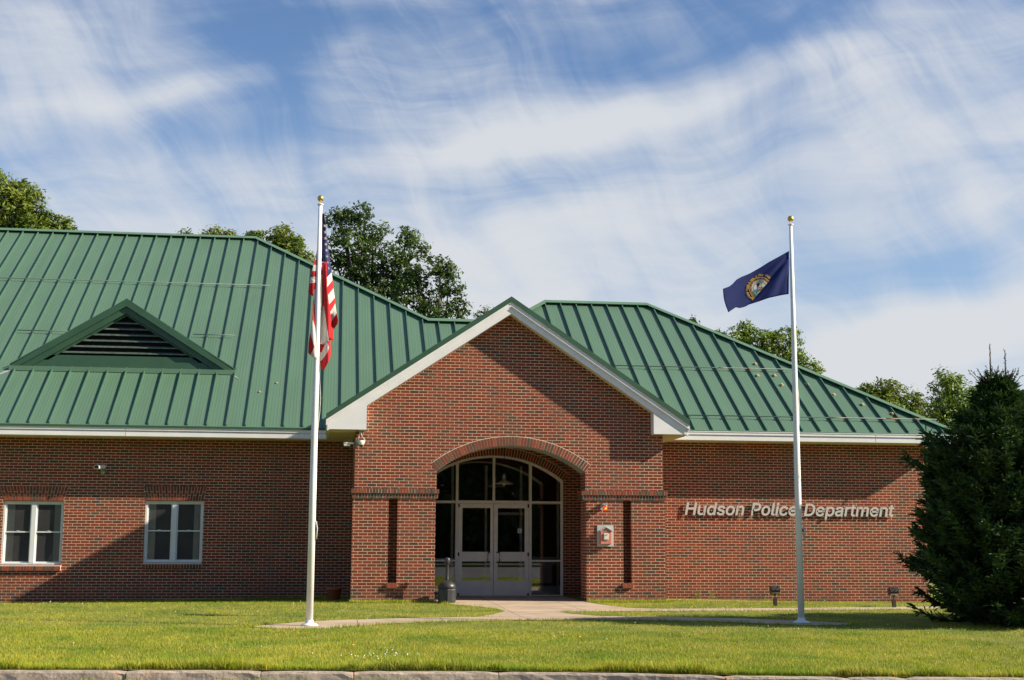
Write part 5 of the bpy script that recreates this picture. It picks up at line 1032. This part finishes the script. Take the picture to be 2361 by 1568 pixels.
TR=[('oak_tree',-13.2,24,[(-13.51,14.5,.95),(-12.66,14.0,.78),(-11.81,13.77,.62),(-14.37,15.0,1.03),(-13.04,14.88,.69),(-14.78,13.58,1.37),(-11.3,13.6,.36),(-13.3,13.2,1.0),(-12.2,13.1,.8),(-16.2,14.6,1.3)],'leafC',.125,100,'yellow green leafy tree rising behind the far left end of the roof ridge'),
('oak_tree',-6.2,30,[(-7.24,14.7,.35),(-6.1,14.85,.54),(-5.34,14.7,.35),(-6.66,14.3,.5),(-5.9,14.0,.6)],'leafC',.125,100,'small treetop just showing over the middle of the left ridge'),
('oak_tree',-2.9,27,[(-4.0,14.1,.38),(-3.0,14.25,.55),(-2.5,13.9,.55),(-3.06,13.3,.85),(-2.0,13.3,.55),(-3.7,13.4,.6),(-1.6,12.8,.5)],'leafC',.125,100,'olive green treetop left of the striped flag'),
('oak_tree',.9,22,[(-.44,13.97,.55),(.30,14.09,.55),(-.16,12.93,.8),(.85,13.31,.75),(1.21,12.28,.77),(.2,11.89,.8),(-.57,12.22,.5),(1.57,11.42,.7),(2.22,13.3,.55),(2.35,12.49,.66),(.9,11.2,.7),(2.1,11.5,.6),(.3,12.6,.5,1.2)],'leafA',.12,62,'tall dark green oak right of the striped flag'),
('oak_tree',3.3,20,[(3.38,11.59,.6),(3.72,10.84,.68),(4.11,10.07,.5),(2.9,10.4,.7),(2.47,11.23,.6),(3.3,9.8,.6),(2.0,10.6,.5)],'leafA',.12,62,'lower dark oak crown just left of the porch gable'),
('sapling',5.14,20,[(5.14,10.0,.24),(4.9,9.8,.2)],'leafB',.06,80,'thin twiggy treetop peeking over the left slope of the porch gable'),
('pine_tree',15.87,30,[(15.87,11.42,.28),(15.6,11.3,.22),(15.9,11.1,.35)],'leafA',.10,120,'tiny dark treetop above the right hip roof'),
('maple_tree',17.0,22,[(14.93,9.6,.36),(15.99,9.85,.52),(16.6,9.35,.62),(17.5,9.2,.70),(18.2,8.7,.62),(17.96,9.8,.3),(18.83,8.3,.34),(15.4,9.3,.5),(15.7,9.2,.4),(16.9,8.4,.8),(19.1,7.9,.22),(17.1,9.6,.3)],'leafB',.11,95,'bright green maple spreading behind the right hip roof by the state flag'),
('ash_tree',24.0,26,[(22.69,7.85,.52),(23.7,8.0,.70),(24.6,7.5,.74),(25.24,6.58,.76),(23.4,7.0,.9),(24.4,6.2,.9),(22.6,6.9,.6)],'leafC',.12,110,'rounded yellow green tree low beyond the right end of the roof'),
('ash_tree',24.0,20,[(23.65,7.6,.6),(24.07,6.9,.85),(23.15,6.6,.75),(24.63,7.2,.40),(22.81,5.0,.8),(23.6,5.8,.9),(22.2,4.2,.8),(24.8,6.2,.8),(23.0,3.6,1.0),(21.6,2.6,1.0),(22.4,1.4,1.1),(20.4,1.4,.9)],'leafB',.11,95,'loose green tree directly behind the tip of the spruce'),
('ash_tree',25.2,16,[(24.36,6.18,.42),(24.9,5.4,.8),(25.6,6.3,.6),(25.2,4.2,1.0),(24.2,4.6,.7)],'leafA',.11,95,'dark leafy tree at the far right edge')]
for nm,x,y,lb,lf,ls,dn_,lab in TR:
    mx_=sum(l[0] for l in lb)/len(lb); mz_=min(l[1] for l in lb); sp_=(max(l[0] for l in lb)-min(l[0] for l in lb))/2
    q_=.55 if nm in ('sapling','pine_tree') else 1.0   # the lower crown, below what shows over the roofs
    low=[(mx_+dx_*sp_*.5,max(1.5,mz_-dz_*q_),r_*q_) for dx_,dz_,r_ in ((-.6,1.3,1.0),(.2,1.5,1.15),(0,2.9,1.35),(-.9,2.6,1.0))]
    tree(nm,x,y,lb+low,lf,ls,dn_,lab)
V=[];Cw=[]
n=900; wx_=rng.uniform(10,70,n); wy_=rng.uniform(38,46,n); wz_=rng.uniform(0,1,n)**.8*rng.uniform(4.5,7.0,n); k=12
P=(np.stack([wx_,wy_,wz_],1)[:,None,:]+rng.normal(size=(n,k,3))*.55).reshape(-1,3)
numesh('far_wood',leaf_quads(P,rng.normal(size=P.shape)+np.array([0,-.4,.4]),rng.uniform(.2,.4,len(P))),np.arange(len(P)*4).reshape(-1,4),[M['leafB']],cols=np.ones((len(P)*4,3))*.8,label='low mass of woodland far behind the right end of the building',cat='woodland',kind='stuff')
# street trees across the road, behind the viewer: they darken the reflections in the glass
M['leafD']=leafmat('street_leaf',(.03,.055,.012),(.05,.08,.02))
for k,(x,y) in enumerate([(-34,-66),(-22,-62),(-11,-66),(1,-63),(12,-66),(24,-62),(36,-65)]):
    t_=tree('street_tree',x,y,[(x+rng.uniform(-3,3),rng.uniform(5,13),rng.uniform(2.8,4.2)) for _ in range(9)]+[(x,3.0,4.5),(x+5,3.0,4.2)],'leafD',.55,16,'tall dark roadside tree across the road behind the viewer',group='trees across the road',cl_r=1.2)
# spruce
def spruce(name,x,y,zbase,prof,leaders,seed,label,nbr,zmax):
    rg=np.random.default_rng(seed); r_=empty(name,(0,0,0),label=label,cat='tree'); Vs=[];Cs=[]
    zs_=np.array([p[0] for p in prof]); rs_=np.array([p[1] for p in prof]); bt=B()
    def twig(P0,D,L,wd,tint):
        """arrays of crossed needle strips: tapered quads"""
        D=D/np.linalg.norm(D,axis=1,keepdims=True); n=len(P0); r=rg.normal(size=(n,3)); U=np.cross(D,r); U/=np.linalg.norm(U,axis=1,keepdims=True); W_=np.cross(D,U)
        for S in (U,W_):
            a=P0-S*wd[:,None]*.35; c=P0+S*wd[:,None]*.35; mid=P0+D*(L*.55)[:,None]
            e=mid+S*wd[:,None]*.5; f=mid-S*wd[:,None]*.5; tip=P0+D*L[:,None]
            Vs.append(np.stack([a,c,e,f],1).reshape(-1,3)); Vs.append(np.stack([f,e,tip+S*wd[:,None]*.08,tip-S*wd[:,None]*.08],1).reshape(-1,3))
            Cs.append(np.repeat(tint,4,0)); Cs.append(np.repeat(tint*1.25,4,0))
    for i in range(nbr):
        az0=rg.uniform(-.6,.6); z=zbase+.12+(zmax-zbase-.2)*(rg.random()**.8); lay=.90+.10*math.sin((z-zbase)*15+az0); rad=np.interp(z-zbase,zs_,rs_)*rg.uniform(.72,1.08)*lay; 
        if i%7==0: rad*=1.08
        az_=rg.uniform(0,2*PI); up=rg.uniform(.05,.35)+.35*((z-zbase)/(zmax-zbase))
        d=np.array([math.cos(az_),math.sin(az_),0]); n=9
        ts=np.linspace(0,1,n); pts=np.stack([x+d[0]*rad*ts,y+d[1]*rad*ts,z-up*.45*rad+ (up*rad)*ts**1.8*.9-.10*rad*np.sin(ts*PI)],1)
        pts[:,2]=np.maximum(pts[:,2],zbase+.04)
        bt.tube([tuple(p) for p in pts[::2]],[.018,.014,.01,.007,.004],'bark',4)
        m_=int(24*rad)+10; t=rg.uniform(.18,1.0,m_)**.75; P=np.stack([np.interp(t,ts,pts[:,k]) for k in range(3)],1)
        fw=pts[-1]-pts[0]; fw/=np.linalg.norm(fw); side=np.cross(fw,[0,0,1]); sg=rg.choice([-1,1],m_)
        D=fw*.75+side*sg[:,None]*rg.uniform(.35,1.0,(m_,1))+np.array([0,0,1])*rg.uniform(-.2,.28,(m_,1))
        L=(.32*(1-t)+.11)*rg.uniform(.6,1.2,m_)*min(1,.5+rad*.5); tint=np.ones((m_,3))*rg.uniform(.75,1.45)
        new=t>.78; tint[new]=tint[new]*np.array([2.0,1.8,1.2])  # outer twigs tinted paler and warmer, sunlit tips put into the colour
        twig(P,D,L,rg.uniform(.022,.04,m_),tint)
        # secondary twigs
        t2=rg.uniform(.1,.9,m_*2); P2=P[rg.integers(0,m_,m_*2)]; D2=D[rg.integers(0,m_,m_*2)]+rg.normal(size=(m_*2,3))*.5
        twig(P2+D2*.05,D2,rg.uniform(.07,.16,m_*2),rg.uniform(.018,.03,m_*2),np.ones((m_*2,3))*rg.uniform(.7,1.15,(m_*2,1)))
        twig(pts[-1:]-fw*.05,fw[None,:]+np.array([[0,0,.15]]),np.array([.16]),np.array([.035]),np.array([[1.9,1.75,1.3]]))
    for (lx,z0,z1,nt) in leaders:
        bt.tube([(x,y,zbase),(x+(lx-x)*.4,y,z0*.7),(lx,y,z0),(lx+.01,y,z1)],[.07,.05,.02,.006],'bark',6)
        for k in range(nt):
            f=k/(nt-1); z=z0-.35+(z1-z0)*f*.55+.0; a_=rg.uniform(0,2*PI); L_=(.55*(1-f)+.12)
            p0=np.array([lx,y,z]); D=np.array([math.cos(a_),math.sin(a_)*.7,.75+f*.6]); D/=np.linalg.norm(D); p1=p0+D*L_
            bt.tube([tuple(p0),tuple(p1)],[.008,.004],'bark',4)
            q=np.linspace(.15,1,10); P=p0+(p1-p0)*q[:,None]; Dd=D+rg.normal(size=(10,3))*.55; twig(P,Dd,np.full(10,.055),np.full(10,.016),np.ones((10,3))*1.3)
        q=np.linspace(0,1,30); P=np.stack([np.full(30,lx),np.full(30,y),z0+(z1-z0)*q],1); twig(P,rg.normal(size=(30,3))*.6+np.array([0,0,.8]),np.full(30,.045),np.full(30,.012),np.ones((30,3))*1.2)
    V=np.concatenate(Vs); n=len(V)//4; numesh('crown',V,np.arange(n*4).reshape(n,4),[M['needle']],cols=np.concatenate(Cs),parent=r_)
    bt.build('trunk',r_,fix=False)
zg=g1(11,-7.8)
spruce('spruce_tree',11.12,-7.9,zg,[(0,1.5),(.25,1.62),(.9,1.68),(1.6,1.55),(2.2,1.44),(2.6,1.55),(2.85,1.55),(3.1,1.1),(3.35,.80),(3.6,.55),(3.9,.36),(4.2,.2),(4.35,.08)],[(11.02,4.25,4.83,22),(11.30,4.2,4.74,20)],21,'broad dark green spruce with two thin leader shoots at the right of the lawn',900,zg+4.3)
spruce('spruce_tree',13.5,-6.6,zg-.05,[(0,1.4),(.9,1.6),(2,1.3),(2.7,.8),(3.1,.4),(3.4,.15)],[(13.6,3.2,3.6,10)],5,'second spruce partly cut off at the right edge behind the two-pronged one',300,zg+3.3)
# potted plant foliage
P=[];
for k in range(5):
    ax,ay=rng.uniform(-.05,.05),rng.uniform(-.05,.05); top=rng.uniform(.8,1.5)
    for q in np.linspace(.28,top,38): P.append((-.38+ax*(1+q)+rng.normal()*.05,1.9+ay+rng.normal()*.05,g1(-.38,1.9)+q))
P=np.array(P); V=leaf_quads(P,rng.normal(size=P.shape)+np.array([0,-.5,.5]),rng.uniform(.02,.045,len(P)))
numesh('foliage',V,np.arange(len(V)).reshape(-1,4),[M['leafB']],cols=np.ones((len(V),3))*.8,parent=PP)
# weeds at the foot of the right wall
def weed(x,y,h,n,lab,grp='weeds at the foot of the right wall'):
    r_=empty('weed',(x,y,g1(x,y)),label=lab,cat='weed',group=grp); q=rng.random(n); P=np.stack([rng.normal(size=n)*.05*(.4+q),rng.normal(size=n)*.04,q*h],1)
    V=leaf_quads(P,rng.normal(size=(n,3))+np.array([0,-.6,.6]),rng.uniform(.018,.034,n)); numesh('leaves',V,np.arange(len(V)).reshape(-1,4),[M['leafB']],cols=np.ones((len(V),3))*1.3,parent=r_)
    b=B(); b.tube([(0,0,-.03),(.01,0,h*.9)],.004,'leafstem',5); b.build('stem',r_)
M['leafstem']=mat('green_stem',(.12,.18,.05),.7)
weed(8.45,YR-.12,.30,60,'bushy little weed on the gravel near the spout'); weed(8.78,YR-.14,.24,36,'second smaller weed further right on the gravel'); weed(10.15,YR-.14,.2,24,'tiny weed at the wall foot left of the wall joint')
# gravel strip
n=2600; gx=7.05+rng.random(n)**1.3*7.2; gy=YR-.02-rng.random(n)*np.interp(gx,[7,8.6,9.6,14.3],[.85,.7,.35,.3]); s=rng.uniform(.012,.03,n)
base=np.array([(1,0,0),(0,1,0),(-1,0,0),(0,-1,0),(0,0,.8),(0,0,-.5)]); P=np.stack([gx,gy,ground(gx,gy)+s*.3+.02],1)
V=(P[:,None,:]+base[None]*s[:,None,None]*rng.uniform(.6,1.2,(n,6,1))).reshape(-1,3)
T_=np.array([(0,1,4),(1,2,4),(2,3,4),(3,0,4),(1,0,5),(2,1,5),(3,2,5),(0,3,5)]); F=(np.arange(n)[:,None,None]*6+T_[None]).reshape(-1,3)
M['peb']=leafmat('pale_pebble',(.50,.40,.30),(.62,.52,.42),.0,.8)
numesh('gravel',V,F,[M['peb']],cols=np.repeat(rng.uniform(.6,1.15,(n,1))*np.ones((n,3)),6,0),label='pale pebbles along the foot of the right brick wall',cat='gravel',kind='stuff')
# grass blades
def inpoly(px,py,poly):
    inside=np.zeros(len(px),bool); n=len(poly); j=n-1
    for i in range(n):
        xi,yi=poly[i]; xj,yj=poly[j]; c=((yi>py)!=(yj>py))&(px<(xj-xi)*(py-yi)/(yj-yi+1e-12)+xi); inside^=c; j=i
    return inside
def blades(n,xf,yf,hf,wf,seed,free=False):
    rg=np.random.default_rng(seed); px=xf(rg,n); py=yf(rg,n,px)
    ok=(py>curb_y(px)+.0)&~inpoly(px,py,PAD)&~inpoly(px,py,ARC)&~((px>-.05)&(px<1.86)&(py>-.06))&~((px>5.2)&(px<7.08)&(py>-.06))&(py<np.where(px<0,YL-.02,np.where(px>7,YR-.04,0.0)))
    if free: ok=np.ones(len(px),bool)
    ok&=~((px>7)&(py>np.interp(px,[7,8.6,9.6,14.3],[YR-.6,YR-.5,YR-.2,YR-.15])))
    px,py=px[ok],py[ok]; n=len(px); h=hf(rg,n,px,py); a_=rg.uniform(0,2*PI,n); w_=wf*rg.uniform(.6,1.3,n); ln=rg.uniform(.1,.75,n)*h
    z=(np.full(len(px),-.262) if free else ground(px,py)-.004); dx_,dy_=np.cos(a_)*w_,np.sin(a_)*w_; b_=rg.uniform(0,2*PI,n)
    V=np.stack([np.stack([px-dx_,py-dy_,z],1),np.stack([px+dx_,py+dy_,z],1),np.stack([px+np.cos(b_)*ln,py+np.sin(b_)*ln,z+h],1)],1)
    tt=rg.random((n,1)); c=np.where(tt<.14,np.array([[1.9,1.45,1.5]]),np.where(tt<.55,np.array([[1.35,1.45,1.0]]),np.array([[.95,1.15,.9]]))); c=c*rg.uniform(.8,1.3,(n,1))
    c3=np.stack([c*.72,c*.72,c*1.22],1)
    return V.reshape(-1,3),c3.reshape(-1,3)
def hmow(rg,n,x,y):
    h=rg.uniform(.022,.048,n); e=np.exp(-(y-curb_y(x))/.35); h=h*(1+.9*e); return h*np.where(rg.random(n)<.01,1.8,1)
parts=[]
# visible wedge of lawn: density higher near the viewer
parts.append(blades(330000,lambda r,n:r.uniform(-10.5,14.5,n),lambda r,n,x:curb_y(x)+(r.random(n)**1.25)*(3.3-curb_y(x)),hmow,.0038,1))
parts.append(blades(150000,lambda r,n:r.uniform(-6.5,9,n),lambda r,n,x:curb_y(x)+r.random(n)**1.2*6.5,hmow,.0034,2))
# longer fringe along the kerb
parts.append(blades(26000,lambda r,n:r.uniform(-7,10,n),lambda r,n,x:curb_y(x)+.01+np.abs(r.normal(size=n))*.13,lambda r,n,x,y:r.uniform(.04,.13,n)*np.clip(.75+.6*np.sin(x*2.3+np.sin(x*5)),.5,1.4),.005,3))
# fringe at path edges and wall feet
def poly_edge(poly,n,seed,jit):
    rg=np.random.default_rng(seed); seg=[(poly[i],poly[(i+1)%len(poly)]) for i in range(len(poly))]; L=np.array([math.dist(a,c) for a,c in seg]); k=rg.choice(len(seg),n,p=L/L.sum()); t=rg.random(n)
    A_=np.array([s_[0] for s_ in seg])[k]; C_=np.array([s_[1] for s_ in seg])[k]; P=A_+(C_-A_)*t[:,None]+rg.normal(size=(n,2))*jit; return P[:,0],P[:,1]
for poly,n,sd in ((PAD,9000,5),(ARC,12000,6)):
    ex,ey=poly_edge(poly,n,sd,.07)
    parts.append(blades(n,lambda r,m,ex=ex:ex,lambda r,m,x,ey=ey:ey,lambda r,m,x,y:r.uniform(.045,.085,m),.0045,sd+10))
for (xa_,xb_,yy,n,sd) in ((-10,-.02,YL-.05,9000,31),(-.05,1.85,-.09,2600,32),(5.22,7.1,-.09,2600,33),(7.1,14,1.7,6000,34)):
    parts.append(blades(n,lambda r,m,a=xa_,c=xb_:r.uniform(a,c,m),lambda r,m,x,yy=yy:yy-np.abs(r.normal(size=m))*.12,lambda r,m,x,y:r.uniform(.05,.10,m),.0045,sd))
# tufts in the gutter at the foot of the kerb and in its joints
tx=np.array([-4.4,-3.1,-1.6,-1.2,-.75,-.18,.15,.4,1.45,3.9,-2.72,2.6])
parts.append(blades(2600,lambda r,n:tx[r.integers(0,len(tx),n)]+r.normal(size=n)*.10,lambda r,n,x:curb_y(x)-.17-np.abs(r.normal(size=n))*.03,lambda r,n,x,y:r.uniform(.03,.09,n),.005,41,True))
parts.append(blades(1500,lambda r,n:np.array([-1.22,-.18,1.45,-2.72,5.25])[r.integers(0,5,n)]+r.normal(size=n)*.035,lambda r,n,x:curb_y(x)+.03+np.abs(r.normal(size=n))*.04,lambda r,n,x,y:r.uniform(.05,.12,n),.005,42))
V=np.concatenate([p[0] for p in parts]); Cc=np.concatenate([p[1] for p in parts]); F=np.arange(len(V)).reshape(-1,3)
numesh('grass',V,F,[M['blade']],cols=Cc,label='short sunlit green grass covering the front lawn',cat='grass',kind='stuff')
# small lawn flowers
M['dand']=mat('yellow_flower',(.85,.45,.01),.7); M['clov']=mat('white_clover',(.7,.68,.6),.8)
fl=B(); fl.ball((0,0,.05),.02,'dand',8,5,(1,1,.5)); fl.tube([(0,0,0),(0,0,.05)],.003,'leafstem',4); f0=None
for (x,y,lab) in ((-.15,-11.4,'yellow dandelion in the lawn in front of the left flagpole'),(3.2,-10.2,'yellow dandelion in the middle of the lawn in front of the doors'),(6.9,-3.0+.2,'yellow dandelion beside the path under the right wall'),(-3.0,1.6,'yellow dandelion near the wall under the right-hand window')):
    if f0 is None: o=f0=fl.build('dandelion')
    else: o=f0.copy(); COL.objects.link(o)
    o.location=(x,y,g1(x,y)); tag(o,lab,'flower','dandelions in the lawn')
n=170; gx=np.concatenate([rng.uniform(-9,13,70),rng.normal(.15,.35,22)]); gy=np.concatenate([rng.uniform(-13,1,70),rng.normal(-12.9,.25,22)])
b_=B()
for x,y in zip(gx,gy):
    if y>curb_y(x)+.1 and not (1.5<x<6 and y>-6): b_.ball((x,y,g1(x,y)+.05),.009,'clov',6,4)
tag(b_.build('clover',fix=False),'scattered tiny white clover heads in the lawn','clover',kind='stuff')
